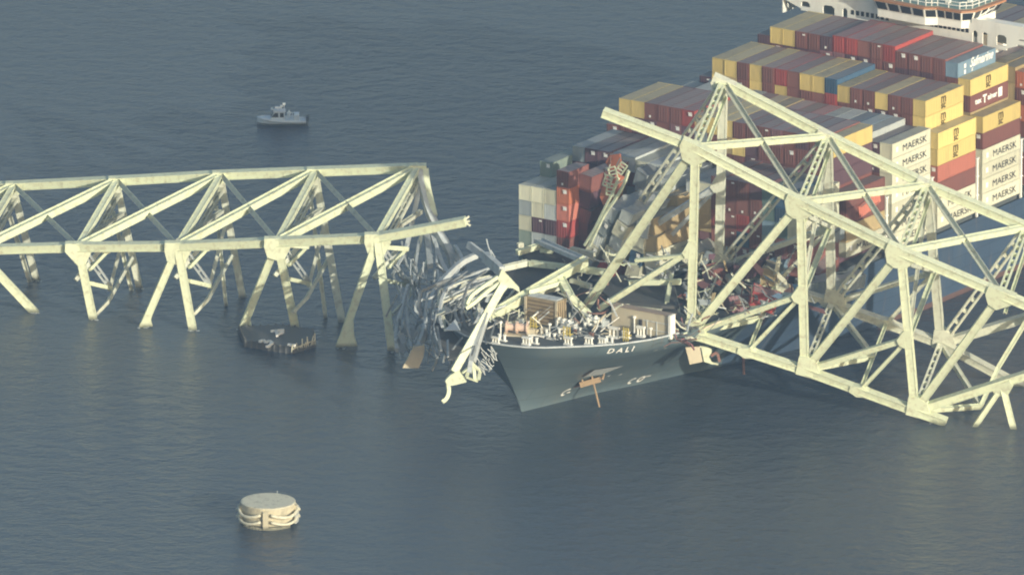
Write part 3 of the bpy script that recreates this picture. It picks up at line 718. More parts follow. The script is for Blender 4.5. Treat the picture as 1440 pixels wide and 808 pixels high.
# single displaced and crushed containers: px, py at lower bow-end centre on plane s
loose = [
 ('orange', 858, 262, 42, 10, 22, 62, 'orange container crushed upright on top of the leaning stacks'),
 ('grey', 898, 262, 44, -4, 16, 0, 'light grey container tilted beside the upright orange one'),
 ('tan', 945, 300, 44, 3, -6, 0, 'tan container behind the truss diagonal, above the dented one'),
 ('tan', 940, 330, 43, -4, 5, 0, 'dented tan container low behind the truss diagonal'),
 ('lightgrey', 905, 330, 41, 12, 30, 10, 'pale crumpled container wedged under the truss diagonal'),
 ('pale', 968, 372, 38, 8, 14, 6, 'cream dented container standing left of the near vertical post'),
 ('grey', 925, 368, 40, -20, 8, 0, 'grey battered container lying behind the foredeck wreckage'),
 ('red', 1052, 424, 33, -60, 12, 20, 'bright red crushed container end under the lower truss diagonal'),
 ('mauve', 1022, 440, 31, -25, -8, 4, 'mauve brown crumpled container beside the bright red one'),
 ('purple', 1040, 395, 38, 6, 4, 0, 'dark purple container flattened behind the red wreckage'),
 ('brown', 1144, 402, 52, 4, 10, -18, 'brown container slumped steeply below the port side column'),
 ('grey', 1152, 350, 56, 2, 9, -10, 'grey container tilted above the slumped brown one'),
 ('greyblue', 1092, 388, 46, 3, 0, 0, 'grey blue container low beside the slumped brown one'),
 ('tan', 1078, 400, 42, 20, 6, 0, 'tan container squashed in front of the grey blue one'),
 ('grey', 1120, 425, 47, -30, 12, 0, 'battered grey container hanging over the port rail'),
 ('brown', 995, 400, 37, -12, 4, 0, 'rusty brown flattened container behind the vertical post'),
]
for i, (c, px, py, s, yaw, roll, pitch, lab) in enumerate(loose):
    p = PS(px, py, s)-SO
    container(c, hh(c), shipm(p.dot(VT), s, max(p.z, 12.4), yaw, roll, pitch), lab, L_=(4.6 if c == 'red' else 6.06 if 'slumped' in lab else 8.5 if c in ('mauve','purple') else 12.19), crush=101+i, group='containers thrown about by the crash')
# torn sheets and beams around the wreck of the port side stacks
wk = empty('container_wreckage', PZ(1060, 410, 14), 'torn container panels and doors piled between the vertical posts', 'wreckage')
for i in range(90):
    u = rnd.random(); x = rnd.uniform(935, 1150); y = rnd.uniform(345, 430)+(x-935)*.08; z = rnd.uniform(14, 17.5) if y > 375 else rnd.uniform(16, 21)
    p = PZ(x, y, z); a = Vector((rnd.uniform(-1,1), rnd.uniform(-.6,.6), rnd.uniform(-.8,.8))).normalized()*rnd.uniform(.8, 3.2)
    b_ = Vector((rnd.uniform(-1,1), rnd.uniform(-1,1), rnd.uniform(-.2,1))).normalized()*rnd.uniform(.4, 1.7)
    m = MB(); n_ = a.cross(b_).normalized(); m.prism([p, p+a, p+a*.9+b_, p+b_*.8], n_*.08)
    m.build('torn_sheet', M[rnd.choice(['c_grey','c_lightgrey','c_pale','c_brown','c_purple','c_mauve','darksteel','c_greyblue','steel2','c_tan','c_blue','darksteel'])], wk)
o_ = container('salmon', 2.6, shipm(22.9, 66.5, 21.0, 0, 5, -16), 'short salmon container tilted out of the third stack behind the truss post', L_=6.06, crush=77, group='containers thrown about by the crash')

# ------------------------------------------------------------------ bridge trusses
class Truss:
    def __init__(s, name, loc, label, n, mat='steel'):
        s.e = empty(name, loc, label, 'bridge truss'); s.n = Vector(n).normalized(); s.mat = M[mat]
    def mem(s, name, p, q, w, d, style='box', n=None, mat=None, a=0.0, b=0.0):
        n = s.n if n is None else Vector(n); p = Vector(p); q = Vector(q)
        ax = (q-p).normalized(); p = p+ax*a; q = q-ax*b
        m = MB(); nn = (n-ax*n.dot(ax)).normalized(); c = ax.cross(nn).normalized(); L_ = (q-p).length
        if style == 'box':
            m.bar(p, q, w, d, nn)
            for k in (-1, 1): m.bar(p+c*k*w*.46+ax*.02, q+c*k*w*.46-ax*.02, w*.12, d+.16, nn)
        elif style == 'chord':
            m.bar(p, q, w, d, nn)
            for k in (-1, 1): m.bar(p+c*k*(w*.5-.06)+ax*.02, q+c*k*(w*.5-.06)-ax*.02, .16, d+.34, nn)
            k = 1.8
            while k < L_-1.2:
                m.bar(p+ax*k, p+ax*(k+.09), w*.84, d+.1, nn); k += 2.4
        elif style == 'H':                               # flanges seen edge-on, recessed web
            m.bar(p, q, w*.82, d*.18, nn)
            for k in (-1, 1): m.bar(p+c*k*w*.44, q+c*k*w*.44, w*.12, d, nn)
        elif style == 'laced':
            for k in (-1, 1): m.bar(p+c*k*w*.37, q+c*k*w*.37, w*.27, d, nn)
            t = 1.2
            while t < L_-1.2:
                m.bar(p+ax*t, p+ax*(t+.45), w*.5, d*.7, nn); t += 2.6
            for t in (0.0, max(L_-1.6, 0)): m.bar(p+ax*t, p+ax*(t+min(1.6, L_)), w*.66, d*.9, nn)
        o = m.build(name, mat or s.mat, s.e); return o
    def gusset(s, node, dirs, r, hw, name='gusset_plate', th=1.35, mat=None):
        ex = Vector((0,0,1)); u = (ex-s.n*ex.dot(s.n)).normalized(); v = s.n.cross(u)
        pts = []
        for q, rr in dirs:
            d = (Vector(q)-Vector(node)); d = (d-s.n*d.dot(s.n)).normalized(); c = s.n.cross(d)
            for k in (-1, 1):
                p = d*rr*r+c*k*hw; pts.append((p.dot(u), p.dot(v)))
        H = hull2d(pts); m = MB()
        m.prism([Vector(node)+u*a+v*b_ for a, b_ in H], s.n*th)
        H2 = [(a*.9, b_*.9) for a, b_ in H]
        return m.build(name, mat or s.mat, s.e)

# ---- right truss, draped over the bow
YB = lambda x: -70.0 - 9.2*(x-970)/315.0            # near bottom chord depth
def nb(px, py, up=0.0): return PY(px, py, YB(px)-up)
OFF = Vector((4.9, 24.5, 4.3)); nB = (OFF).normalized()
T = [nb(978,207,5.2), nb(1126,284,4.8), nb(1267,353,4.6), nb(1408,413,4.4)]
Lw = [nb(972,468), nb(1132,520), nb(1287,577)]
TL = nb(848,158,5.2); TR = nb(1500,452,4.4)
far = lambda p: Vector(p)+OFF
t_far = [far(p) for p in T]; l_far = [far(p) for p in Lw]
tb = Truss('bridge_truss', ship(12, 22, 13), 'large pale steel truss section slumped across the ship bow and into the water', OFF)
near_kw = dict(w=1.45, d=1.2)
# top chords
tb.mem('top_chord', TL, T[0], 1.38, 1.2, 'chord'); 
for i in range(3): tb.mem('top_chord', T[i], T[i+1], 1.38, 1.2, 'chord')
tb.mem('top_chord', T[3], TR, 1.38, 1.2, 'chord')
t0s = PY(1006,119,t_far[0].y)
tb.mem('top_chord', t0s, t_far[0]+(t_far[1]-t_far[0])*.08, 1.38, 1.2, 'chord'); tb.mem('top_chord', t_far[0]+(t_far[1]-t_far[0])*.081, t_far[1], 1.38, 1.2, 'chord')
for i in (1, 2): tb.mem('top_chord', t_far[i], t_far[i+1], 1.38, 1.2, 'chord')
tb.mem('top_chord', t_far[3], far(TR), 1.38, 1.2, 'chord')
# broken end plates at the far apex
m = MB(); e = t0s
for k in range(5): m.bar(e+Vector((-.3+.2*k,rnd.uniform(-.6,.6),-.3*k)), e+Vector((-1.0+.3*k,rnd.uniform(-.8,.8),.6-.7*k)), .5, .12, (0,1,.3))
m.build('torn_end', M['greysteel'], tb.e)
# bottom chords
for i in range(2): tb.mem('bottom_chord', Lw[i], Lw[i+1], 1.22, 1.2, 'chord')
tb.mem('bottom_chord', Lw[2], Lw[2]+(Lw[2]-Lw[1]).normalized()*5.5, 1.22, 1.2, 'chord')
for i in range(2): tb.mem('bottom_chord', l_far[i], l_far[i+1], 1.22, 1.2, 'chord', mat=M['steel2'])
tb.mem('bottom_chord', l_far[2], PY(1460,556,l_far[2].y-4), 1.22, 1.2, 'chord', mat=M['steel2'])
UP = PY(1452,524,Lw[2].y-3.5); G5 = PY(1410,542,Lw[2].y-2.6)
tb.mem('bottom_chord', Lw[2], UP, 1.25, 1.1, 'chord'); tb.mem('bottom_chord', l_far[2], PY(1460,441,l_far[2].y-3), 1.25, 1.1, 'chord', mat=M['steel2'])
def leg_to_water(a, px, py, ext=1.5):
    q = PZ(px, py, 0); d = (q-a).normalized(); return q+d*ext
q1 = leg_to_water(G5, 1371, 599); q2 = leg_to_water(G5, 1425, 602)
tb.mem('hanger', G5, q1, .8, .7, n=(0,1,0)); tb.mem('hanger', G5, q2, 1.0, .8, n=(0,1,0))
# verticals
for i in range(3):
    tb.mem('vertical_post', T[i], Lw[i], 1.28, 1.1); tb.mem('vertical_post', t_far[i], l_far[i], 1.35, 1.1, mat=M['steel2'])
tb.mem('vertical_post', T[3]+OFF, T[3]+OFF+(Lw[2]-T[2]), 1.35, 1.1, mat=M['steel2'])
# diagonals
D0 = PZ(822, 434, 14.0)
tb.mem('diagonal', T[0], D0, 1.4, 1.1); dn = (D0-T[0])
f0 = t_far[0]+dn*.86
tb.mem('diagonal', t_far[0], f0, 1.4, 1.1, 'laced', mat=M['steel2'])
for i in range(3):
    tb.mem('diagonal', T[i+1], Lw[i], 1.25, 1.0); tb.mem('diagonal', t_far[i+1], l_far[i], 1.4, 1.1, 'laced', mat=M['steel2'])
# mid height joints and sub-members
Mi = [T[i].lerp(Lw[i], .545) for i in range(3)]; mi = [far(p) for p in Mi]
Bm = [Lw[i].lerp(Lw[i+1], .5) for i in range(2)]; bm = [far(p) for p in Bm]
ax_ = (Lw[1]-Lw[0])
for i in range(2):
    tb.mem('sub_diagonal', Mi[i+1], Lw[i], .85, .7); tb.mem('sub_diagonal', Mi[i+1], Bm[i], .6, .5)
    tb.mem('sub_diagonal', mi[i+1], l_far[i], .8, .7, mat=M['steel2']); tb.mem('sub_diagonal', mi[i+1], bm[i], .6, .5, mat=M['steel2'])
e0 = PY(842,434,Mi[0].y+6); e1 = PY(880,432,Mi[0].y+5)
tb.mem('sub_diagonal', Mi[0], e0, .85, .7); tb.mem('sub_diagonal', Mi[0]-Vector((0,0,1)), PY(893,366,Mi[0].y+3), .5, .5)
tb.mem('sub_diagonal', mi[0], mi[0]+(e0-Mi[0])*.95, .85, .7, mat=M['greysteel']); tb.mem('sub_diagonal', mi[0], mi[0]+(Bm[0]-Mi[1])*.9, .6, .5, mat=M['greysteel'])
# top laterals and struts
upn = ax_.cross(OFF).normalized()
for i in range(3):
    tb.mem('top_lateral', T[i], t_far[i+1], 1.0, .8, 'box', n=upn, a=1.2, b=1.0)
    tb.mem('top_lateral', t_far[i], T[i+1], 1.0, .9, 'H', n=(0,1,-.35), mat=M['steel2'], a=1.0, b=1.0)
for i in range(4):
    tb.mem('cross_strut', T[i]+Vector((-.2,0,-.3)), t_far[i]+Vector((-.2,0,-.3)), 1.1, .9, 'laced', n=upn, a=1.0, b=.8)
    tb.mem('cross_strut', T[i]+Vector((.6,0,-3.4)), t_far[i]+Vector((.4,0,-2.4)), .6, .6, 'H', n=upn, a=.4, b=.4)
for i in range(1, 3):                                    # sway frames
    tb.mem('sway_brace', Mi[i], mi[i], .9, .7, 'H', n=upn, a=.6, b=.6)
    tb.mem('sway_brace', Mi[i], t_far[i]-Vector((0,0,2)), .55, .5, n=(0,0,1), a=.8, mat=M['steel2'])
    tb.mem('sway_brace', mi[i], T[i]-Vector((0,0,2)), .55, .5, n=(0,0,1), a=.8, mat=M['steel2'])
# bottom laterals (K bracing) and floor struts
for i in range(2):
    c = Bm[i].lerp(bm[i], .5)
    tb.mem('bottom_lateral', Lw[i], c, .75, .6, n=upn, a=1); tb.mem('bottom_lateral', l_far[i], c, .75, .6, n=upn, a=1, mat=M['steel2'])
    tb.mem('floor_strut', Bm[i], bm[i], .6, .6, 'H', n=upn, a=.3, b=.3)
for i in range(3):
    tb.mem('floor_strut', Lw[i], l_far[i], 1.0, .9, 'laced', n=upn, a=1, b=1, mat=M['steel2'])
c2 = PY(1379,571,-72); tb.mem('bottom_lateral', Lw[2], c2, .75, .6, n=upn, a=1); tb.mem('bottom_lateral', l_far[2], c2, .7, .6, n=upn, a=1, mat=M['steel2'])
tb.mem('bottom_lateral', c2, PY(1404,516,-66), .6, .5, n=upn); tb.mem('bottom_lateral', PY(1404,516,-66), PY(1450,440,-60), .6, .5, n=upn)
# gussets
def dirs(*q): return q
for far_ in (0, 1):
    A = [T, t_far][far_]; B_ = [Lw, l_far][far_]; F = OFF*far_; g2 = None if not far_ else M['steel2']
    for i in range(3):
        dl = [(A[i]+(A[1]-A[0]), 1.0), (A[i]-(A[1]-A[0]), .9), (B_[i], 1.0), ((B_[i-1] if i else D0+F), 1.05)]
        tb.gusset(A[i], dl, 2.75 if not far_ else 2.1, .72, th=1.5, mat=g2)
        dl = [(B_[i]+ax_, 1.0), (B_[i]-ax_, .55), (A[i], 1.15), (A[i+1], 1.1)]
        tb.gusset(B_[i], dl, 2.4, .8, th=1.5, mat=g2)
        Mm = [Mi, mi][far_][i]
        tb.gusset(Mm, [(A[i], 1.0), (B_[i], 1.0), (B_[i-1] if i else e0+F, 1.1), ((Bm[i-1] if i else e0)+F+Vector((1,0,-6)), .8)], 1.7, .55, th=1.25, mat=g2)
    for i in range(2):
        P_ = [Bm, bm][far_][i]; tb.gusset(P_, [(B_[i+1], 1), (B_[i], 1), (P_-Vector((0,0,5)), .55), (P_+Vector((0,0,5)), .5)], 1.7, .55, th=1.4, mat=g2)
tb.gusset(T[3], [(TR, 1), (T[2], 1), (Lw[2], 1.1)], 2.4, .8, th=1.5); tb.gusset(G5, [(UP,1),(Lw[2],1),(q1,.9),(q2,.9)], 1.7, .6, th=1.3)

# ---- left truss, standing in the water
YA = lambda x: -23.0 - 13.0*(x-200)/350.0
OA = Vector((6.7, 24.0, 4.2)); nA = OA.normalized()
def na(px, py): return PY(px, py, YA(px))
def fa(px, py): return PY(px, py, YA(px-55)+24.0)
ta = Truss('bridge_truss', PZ(260, 462, 0), 'long pale truss section standing in open water left of the ship', (-.02,1,.1))
N_ = [na(-34,351), na(110,347), na(250,346), na(390,340), na(531,334)]
F_ = [fa(20,261), fa(165,254), fa(311,246), fa(444,241), fa(587,236)]
ta.mem('top_chord', na(-160,354), N_[0], 1.35, 1.1, 'chord')
for i in range(4):
    ta.mem('top_chord', N_[i], N_[i+1], 1.35, 1.1, 'chord'); ta.mem('top_chord', F_[i], F_[i+1], 1.3, 1.1, 'chord')
ta.mem('top_chord', fa(-140,268), F_[0], 1.3, 1.1, 'chord')
ta.mem('top_chord', N_[4], PY(655,311,YA(655)), 1.35, 1.1, 'chord')
for k in range(3):
    m = MB(); p = PY(653+k,309+k*2,YA(655)); m.bar(p, p+Vector((.8,rnd.uniform(-.4,.4),.5-.5*k)), .35, .1, (0,1,0)); m.build('torn_end', M['steel2'], ta.e)
upA = Vector((0,-.17,1))
for i in range(4):
    ta.mem('top_lateral', N_[i], F_[i+1], 1.15, .9, 'chord', n=upA, a=1, b=1)
    ta.mem('top_lateral', F_[i], N_[i+1], .8, .8, 'H', n=(0,1,-.3), a=.8, b=.8, mat=M['steel2'])
ta.mem('top_lateral', na(-174,355), F_[0], 1.15, .9, 'chord', n=upA)
for i in range(5): 
    ta.mem('cross_strut', N_[i], F_[i], 1.0, .8, 'box', n=upA, a=.8, b=.8)
    ta.mem('cross_strut', N_[i]-Vector((-.5,0,2.6)), F_[i]-Vector((-.3,0,2.2)), .9, .8, 'laced', n=upA, a=.3, b=.3, mat=M['steel2'])
legs = [(0,48,438,1.2),(1,131,448,1.3),(2,201,459,1.15),(2,271,463,1.3),(3,341,461,1.15),(3,416,463,1.3),(4,478,487,1.15),(4,551,492,1.3)]
LEG = {}
for i, px, py, w_ in legs:
    q = leg_to_water(N_[i], px, py, 1.2); LEG[(i, w_)] = q; ta.mem('leg', N_[i], q, w_, 1.0, 'box')
    c = PZ(px, py, 0)
    if w_ < 1.25 and i > 0:
        m = MB(); d = (N_[i]-c).normalized(); base = c+d*.3; k_ = 1.9 if i == 4 else 1.0
        m.prism([base+Vector((-.8,0,-.1)), base+Vector((1.5*k_,0,-.1)), base+Vector((1.2*k_,0,.9*k_)), base+d*2.6*k_+Vector((.6,0,0)), base+d*2.2*k_+Vector((-.5,0,0))], (0,1.2,0)); m.build('leg_shoe', M['steel'], ta.e)
flegs = [(0,51,393,1.1),(1,196,404,1.1),(2,341,417,1.1),(3,481,452,1.2),(0,42,396,.7),(1,185,408,.65),(2,318,430,.6),(3,458,447,.65)]
for i, px, py, w_ in flegs:
    st = F_[i]-Vector((0,0,1.2)) if w_ > 1 else F_[i].lerp(N_[i], .12)-Vector((0,0,4))
    ta.mem('far_leg', st, leg_to_water(st, px, py, 1), w_, .9, 'box' if w_ > 1 else 'H', mat=M['steel2'])
for i in range(1, 5):                                    # sway frames and short struts hung between the planes
    x0 = 110+140*(i-1); dy = -3*(i-1)+(0 if i < 4 else 6); Yn = YA(x0)
    def q(dx, py, dY): return PY(x0+dx, py+dy, Yn+dY)
    ta.mem('sway_brace', q(2,350,3), q(44,353,6), .5, .5, n=(0,0,1))
    ta.mem('sway_brace', q(16,379,1), q(42,352,7), .5, .5, n=(0,1,0)); ta.mem('sway_brace', q(16,398,1), q(46,405,8), .5, .5, n=(0,0,1))
    ta.mem('sway_brace', q(22,445,1), q(42,424,5), .5, .5, n=(0,1,0), mat=M['steel2']); ta.mem('sway_brace', q(42,424,5), q(76,362,20), .5, .5, n=(0,1,0), mat=M['steel2'])
    ta.mem('sway_brace', q(44,408,8), q(66,322,18), .55, .5, n=(0,1,0), mat=M['steel2'])
    ta.mem('sway_brace', q(8,352,2), q(44,402,8), .9, .7, 'laced', n=(0,1,0), mat=M['greysteel'])
    ta.mem('sway_brace', q(-4,394,10), q(30,352,14), .7, .6, n=(0,1,0), mat=M['steel2'])
    ta.mem('sway_brace', q(62,300,20), q(0,342,1), .8, .6, 'laced', n=upA, mat=M['steel2'])
for i in range(5):
    L2 = [l for l in legs if l[0] == i]
    ta.gusset(N_[i], [(N_[i]+Vector((6,0,.2)), .85), (N_[i]-Vector((6,0,-.2)), .85)]+[(PZ(l[1], l[2], 0), 1.15) for l in L2], 2.6, .75, th=1.3)
    ta.gusset(F_[i], [(F_[i]+Vector((6,0,.2)), .8), (F_[i]-Vector((6,0,-.2)), .8), (F_[i]-Vector((-1,0,6)), .8)], 1.9, .6, th=1.3)

# broken end frame of the left truss
for P_, w_, mt in (([(588,236),(594,262),(602,292),(612,316),(624,338),(634,358),(638,376)], 1.35, 'greysteel'), ([(582,240),(574,266),(563,292)], 1.1, 'steel2'),
                   ([(592,236),(590,262),(584,292),(576,330),(566,370)], .8, 'greysteel'), ([(614,322),(626,344),(642,366),(652,378)], 1.2, 'greysteel'), ([(598,238),(601,262),(606,284),(611,304)], 1.1, 'steel')):
    pts = smooth_pts([PY(x, y, F_[4].y-(y-236)*.08) for x, y in P_], 3); m = MB(); m.sweep(pts, w_*.62, 4); m.build('bent_end_post', M[mt], ta.e)

# ------------------------------------------------------------------ wreckage between the truss and the bow
def bent(name, pts, r, mat, parent, flat=1.0, seg=4, k=4):
    m = MB(); m.sweep(smooth_pts(pts, k), r, seg, 0, flat); return m.build(name, M[mat], parent)
def pathY(pix, y0, y1):
    n = len(pix)-1; return [PY(x, y, y0+(y1-y0)*i/n) for i, (x, y) in enumerate(pix)]
tg = empty('steel_wreckage', PZ(590, 500, 0), 'tangle of bent grey beams and rods between the left truss and the bow', 'wreckage')
bent('bent_beam', pathY([(670,359),(648,370),(618,400),(607,424),(600,455),(592,480),(582,508)], -46, -56), .62, 'greysteel', tg)
m = MB(); m.prism([PY(582,486,-57), PY(598,484,-57), PY(596,498,-57), PY(589,516,-57), PY(566,516,-57)], (0,1.0,0)); m.build('end_plate', M['cream'], tg)
bent('bent_beam', pathY([(688,377),(662,386),(640,393),(620,404),(610,412)], -48, -50), .28, 'greysteel', tg)
bent('bent_beam', pathY([(692,389),(662,397),(643,404),(632,418),(628,440),(634,475)], -50, -58), .25, 'greysteel', tg)
bent('bent_beam', pathY([(650,392),(635,406),(629,425),(627,450),(633,480)], -50, -58), .25, 'greysteel', tg)
bent('bent_beam', pathY([(656,428),(645,445),(634,462),(632,480),(640,493)], -60, -64), .30, 'greysteel', tg)
bent('bent_beam', pathY([(650,430),(646,450),(645,475),(641,505)], -60, -66), .42, 'steel2', tg)
bent('bent_beam', pathY([(560,455),(578,464),(600,474)], -44, -48), 1.0, 'greysteel', tg)
bent('bent_beam', pathY([(562,470),(566,485),(562,496)], -50, -52), .8, 'greysteel', tg)
bent('bent_beam', pathY([(574,400),(566,430),(558,455)], -40, -44), .35, 'greysteel', tg)
k = 0
for i in range(62):                                      # the fine lattice and cables of the collapsed floor system
    x = rnd.uniform(556, 650); y = rnd.uniform(360, 500); Y = -38-(y-360)*.13+rnd.uniform(-5, 5)
    if rnd.random() < .7: a = rnd.uniform(60, 120)
    else: a = rnd.uniform(20, 160)
    l = rnd.uniform(14, 46); dx = l*math.cos(R(a)); dy = l*math.sin(R(a))
    p = PY(x, y, Y); q = PY(x+dx, y+dy, Y+rnd.uniform(-4, 4)); q.z = max(q.z, -.5)
    if p.z < .3: continue
    mid = p.lerp(q, .5)+Vector((rnd.uniform(-.25,.25), 0, rnd.uniform(-.25,.25)))
    bent('bent_rod', [p, mid, q], rnd.uniform(.07, .22), rnd.choice(['greysteel','greysteel','darksteel','greysteel']), tg, k=1)
for P_, r_, mt in (([(590,332),(585,370),(580,412)],.28,'greysteel'),([(604,364),(594,384),(585,398)],.2,'greysteel'),([(601,372),(597,410),(592,440)],.22,'greysteel'),
   ([(612,334),(614,365),(617,396)],.24,'greysteel'),([(572,342),(566,360),(552,386)],.3,'greysteel'),([(600,330),(603,352),(605,374)],.7,'greysteel'),([(608,330),(622,372),(640,400)],.5,'greysteel'),
   ([(640,346),(648,360),(652,372)],.4,'greysteel'),([(552,386),(566,418),(590,452)],.26,'greysteel'),([(556,470),(580,462),(604,440)],.3,'greysteel'),([(575,400),(572,440),(578,488)],.3,'greysteel'),
   ([(590,410),(570,450),(556,480)],.22,'greysteel'),([(600,430),(616,455),(622,488)],.25,'greysteel'),([(560,380),(580,395),(612,402)],.22,'greysteel'),([(565,340),(572,372),(590,400)],.22,'greysteel'),
   ([(618,372),(600,420),(596,470)],.25,'greysteel'),([(560,450),(556,470),(558,492)],.4,'greysteel'),([(630,400),(618,440),(606,492)],.2,'greysteel')):
    bent('bent_beam', pathY(P_, F_[4].y-6-(P_[0][1]-330)*.2, F_[4].y-8-(P_[-1][1]-330)*.22), r_, mt, tg, k=2)
# sagging net-like debris by the stem
for i in range(16):
    x = rnd.uniform(668, 690); y = rnd.uniform(486, 512); Y = -82
    pts = [PY(x+rnd.uniform(-3,3)+j*3, y+j*rnd.uniform(3,6), Y+j*.3) for j in range(4)]
    bent('hanging_rod', pts, .10, 'greysteel', tg, k=3)

sb = empty('steel_wreckage', PZ(640, 440, 12), 'dark heap of crushed floor beams lying over the starboard side of the bow', 'wreckage')
for q_ in (((604,452),(622,404),(652,396),(660,430),(640,470),(618,480)), ((640,470),(656,428),(700,404),(706,440),(676,476)), ((618,480),(640,462),(668,474),(664,500),(630,506))):
    m = MB(); P_ = [PZ(x, y, 14.6+max(0, (y-430))*-.06) for x, y in q_]; m.prism(P_, (0,0,.35)); m.build('crushed_floor_plate', M['asphalt'], sb)
for i in range(30):                                      # long bars draped from the deck edge down towards the water
    sx_, sy_ = rnd.uniform(640, 706), rnd.uniform(378, 425); ex_, ey_ = rnd.uniform(596, 664), rnd.uniform(455, 512)
    bx_, by_ = min(sx_, ex_+12)-rnd.uniform(4, 26), (sy_+ey_)/2-rnd.uniform(6, 26)
    u0 = rnd.uniform(0, .35); P_ = pathY([(sx_, sy_), (bx_, by_), (ex_-rnd.uniform(-6, 8), (by_+ey_)/2+6), (ex_, ey_)], -56-rnd.uniform(0, 6), -66-rnd.uniform(0, 8))
    if rnd.random() < .4: P_ = P_[:3]
    bent('bent_beam', P_, rnd.uniform(.1, .38), rnd.choice(['greysteel','greysteel','steel2','darksteel']), sb, k=2, flat=rnd.choice([1, .5]))
for i in range(34):
    x = rnd.uniform(604, 700); y = rnd.uniform(398, 480); z = 14.9+rnd.uniform(-.4, 1.4)-max(0, 650-x)*.03
    a = R(rnd.choice([rnd.uniform(75, 125), rnd.uniform(-25, 5)])); l = rnd.uniform(14, 44)
    p = PZ(x, y, z); q = PZ(x+l*math.cos(a), y+l*.8*math.sin(a), z+rnd.uniform(-1.2, .4))
    m = MB(); m.bar(p, q, rnd.uniform(.15, .4), rnd.uniform(.1, .3), (rnd.uniform(-1,1), rnd.uniform(-1,1), 1)); m.build('bent_rod', M[rnd.choice(['darksteel','greysteel','darksteel','deck'])], sb)
for i in range(10):
    x = rnd.uniform(612, 690); y = rnd.uniform(400, 470); p = PZ(x, y, 15.6)
    m = MB(); m.prism([p, p+Vector((rnd.uniform(1,3), rnd.uniform(0,3), rnd.uniform(-.6,.9))), p+Vector((rnd.uniform(.5,2), rnd.uniform(3,6), rnd.uniform(.2,1.5)))], (0,0,.12)); m.build('bent_plate', M[rnd.choice(['greysteel','steel2','darksteel'])], sb)

# ---- gusset with long leg leaning off the bow
g1 = empty('fallen_gusset', PZ(700, 470, 13), 'pale gusset plate with long leg leaning off the bow into the water', 'bridge wreckage')
YG = -80
def gy(px, py): return PY(px, py, YG+(py-400)*-.07)
m = MB(); m.prism([gy(706,378), gy(730,404), gy(731,411), gy(722,405), gy(714,404), gy(710,409), gy(704,402), gy(700,391)], (0,.35,0)); m.build('gusset_plate', M['steel'], g1)
m = MB(); m.bar(gy(708,400), gy(638,523), 1.25, .9, (0,1,0)); m.build('leg', M['steel'], g1)
m = MB(); m.prism([gy(633,526), gy(645,520), gy(650,527), gy(656,536), gy(640,540), gy(629,542), gy(626,534)], (0,.9,0)); m.build('gusset_plate', M['steel'], g1)
bent('hooked_strut', [gy(630,540), gy(631,551), gy(628,560), gy(622,565)], .45, 'steel', g1)
bent('strut', [gy(668,472), gy(664,500), gy(660,524)], .5, 'greysteel', g1); bent('strut', [gy(684,440), gy(672,478), gy(664,508)], .7, 'greysteel', g1)
for a_, b_ in (((662,508),(656,530)),((662,508),(675,522)),((675,522),(673,534)),((656,530),(672,536)),((666,512),(668,534)),((650,524),(662,514))):
    bent('bent_plate', [gy(*a_), gy(*b_)], .38, 'steel', g1, flat=.4)
for pp in ([(700,389),(680,402),(662,416),(656,428)], [(703,397),(684,410),(668,424),(655,433)]):
    bent('bent_strut', [gy(*p) for p in pp], .42, 'steel', g1)
g2 = empty('fallen_girder', PZ(690, 420, 14), 'wide grey broken girder pointing up left from the pale gusset plate', 'bridge wreckage')
m = MB(); a_, b_, c_ = PY(659,344,-66), PY(684,362,-70), PY(706,382,-78)
m.bar(a_, b_, 1.1, .8, (0,1,0)); m.bar(b_-(b_-a_).normalized()*.4, c_, 1.7, 1.0, (0,1,0)); m.build('girder_web', M['greysteel'], g2)
bent('torn_rod', [PY(691,358,-72), PY(687,348,-71), PY(684,336,-70)], .12, 'greysteel', g2); bent('torn_rod', [PY(696,362,-72), PY(690,352,-71)], .12, 'greysteel', g2)

# ---- road deck and beams over the foredeck
def slab(name, pix, z, th, mat, label, cat):
    e = empty(name, PZ(pix[0][0], pix[0][1], z), label, cat); m = MB(); P_ = [PZ(x, y, z+dz) for x, y, dz in pix]
    m.prism(P_, (0,0,th)); m.build('asphalt_surface' if mat == 'asphalt' else 'plate', M[mat], e)
    for i in range(0, len(P_)-1, 1):
        if i % 2 == 0: 
            mm = MB(); mm.bar(P_[i]-Vector((0,0,th*.5+.3)), P_[(i+1)%len(P_)]-Vector((0,0,th*.5+.3)), .3, .6, (0,0,1)); mm.build('edge_beam', M['steel2'], e)
    return e
slab('road_slab', [(706,398,0),(716,378,0),(745,372,0),(818,381,.6),(800,398,.4),(740,412,0)], 16.8, .5, 'asphalt', 'dark slab of bridge roadway lying on the bow between pale beams', 'roadway slab')
slab('road_slab', [(735,362,0),(757,346,0),(802,360,0),(818,372,0),(750,371,0)], 18.2, .5, 'asphalt', 'smaller dark roadway slab below the front container stack', 'roadway slab')
slab('road_slab', [(838,404,0),(868,388,0),(948,402,0),(955,432,0),(930,432,0),(862,424,0)], 16.6, .5, 'asphalt', 'dark roadway slab behind the cream breakwater', 'roadway slab')
slab('road_slab', [(690,432,0),(735,418,0),(736,446,0),(700,455,0)], 14.2, .3, 'asphalt', 'dark roadway slab left of the tan mooring house', 'roadway slab')
def fallen(name, pts, w_, d_, style, mat, label, n=(0,0,1)):
    e = empty(name, pts[0], label, 'bridge wreckage'); 
    tt = Truss.__new__(Truss); tt.e = e; tt.n = Vector(n); tt.mat = M[mat]
    for i in range(len(pts)-1): tt.mem('beam_segment', pts[i], pts[i+1], w_, d_, style, b=.03)
    return e
Z = lambda px, py, z: PZ(px, py, z)
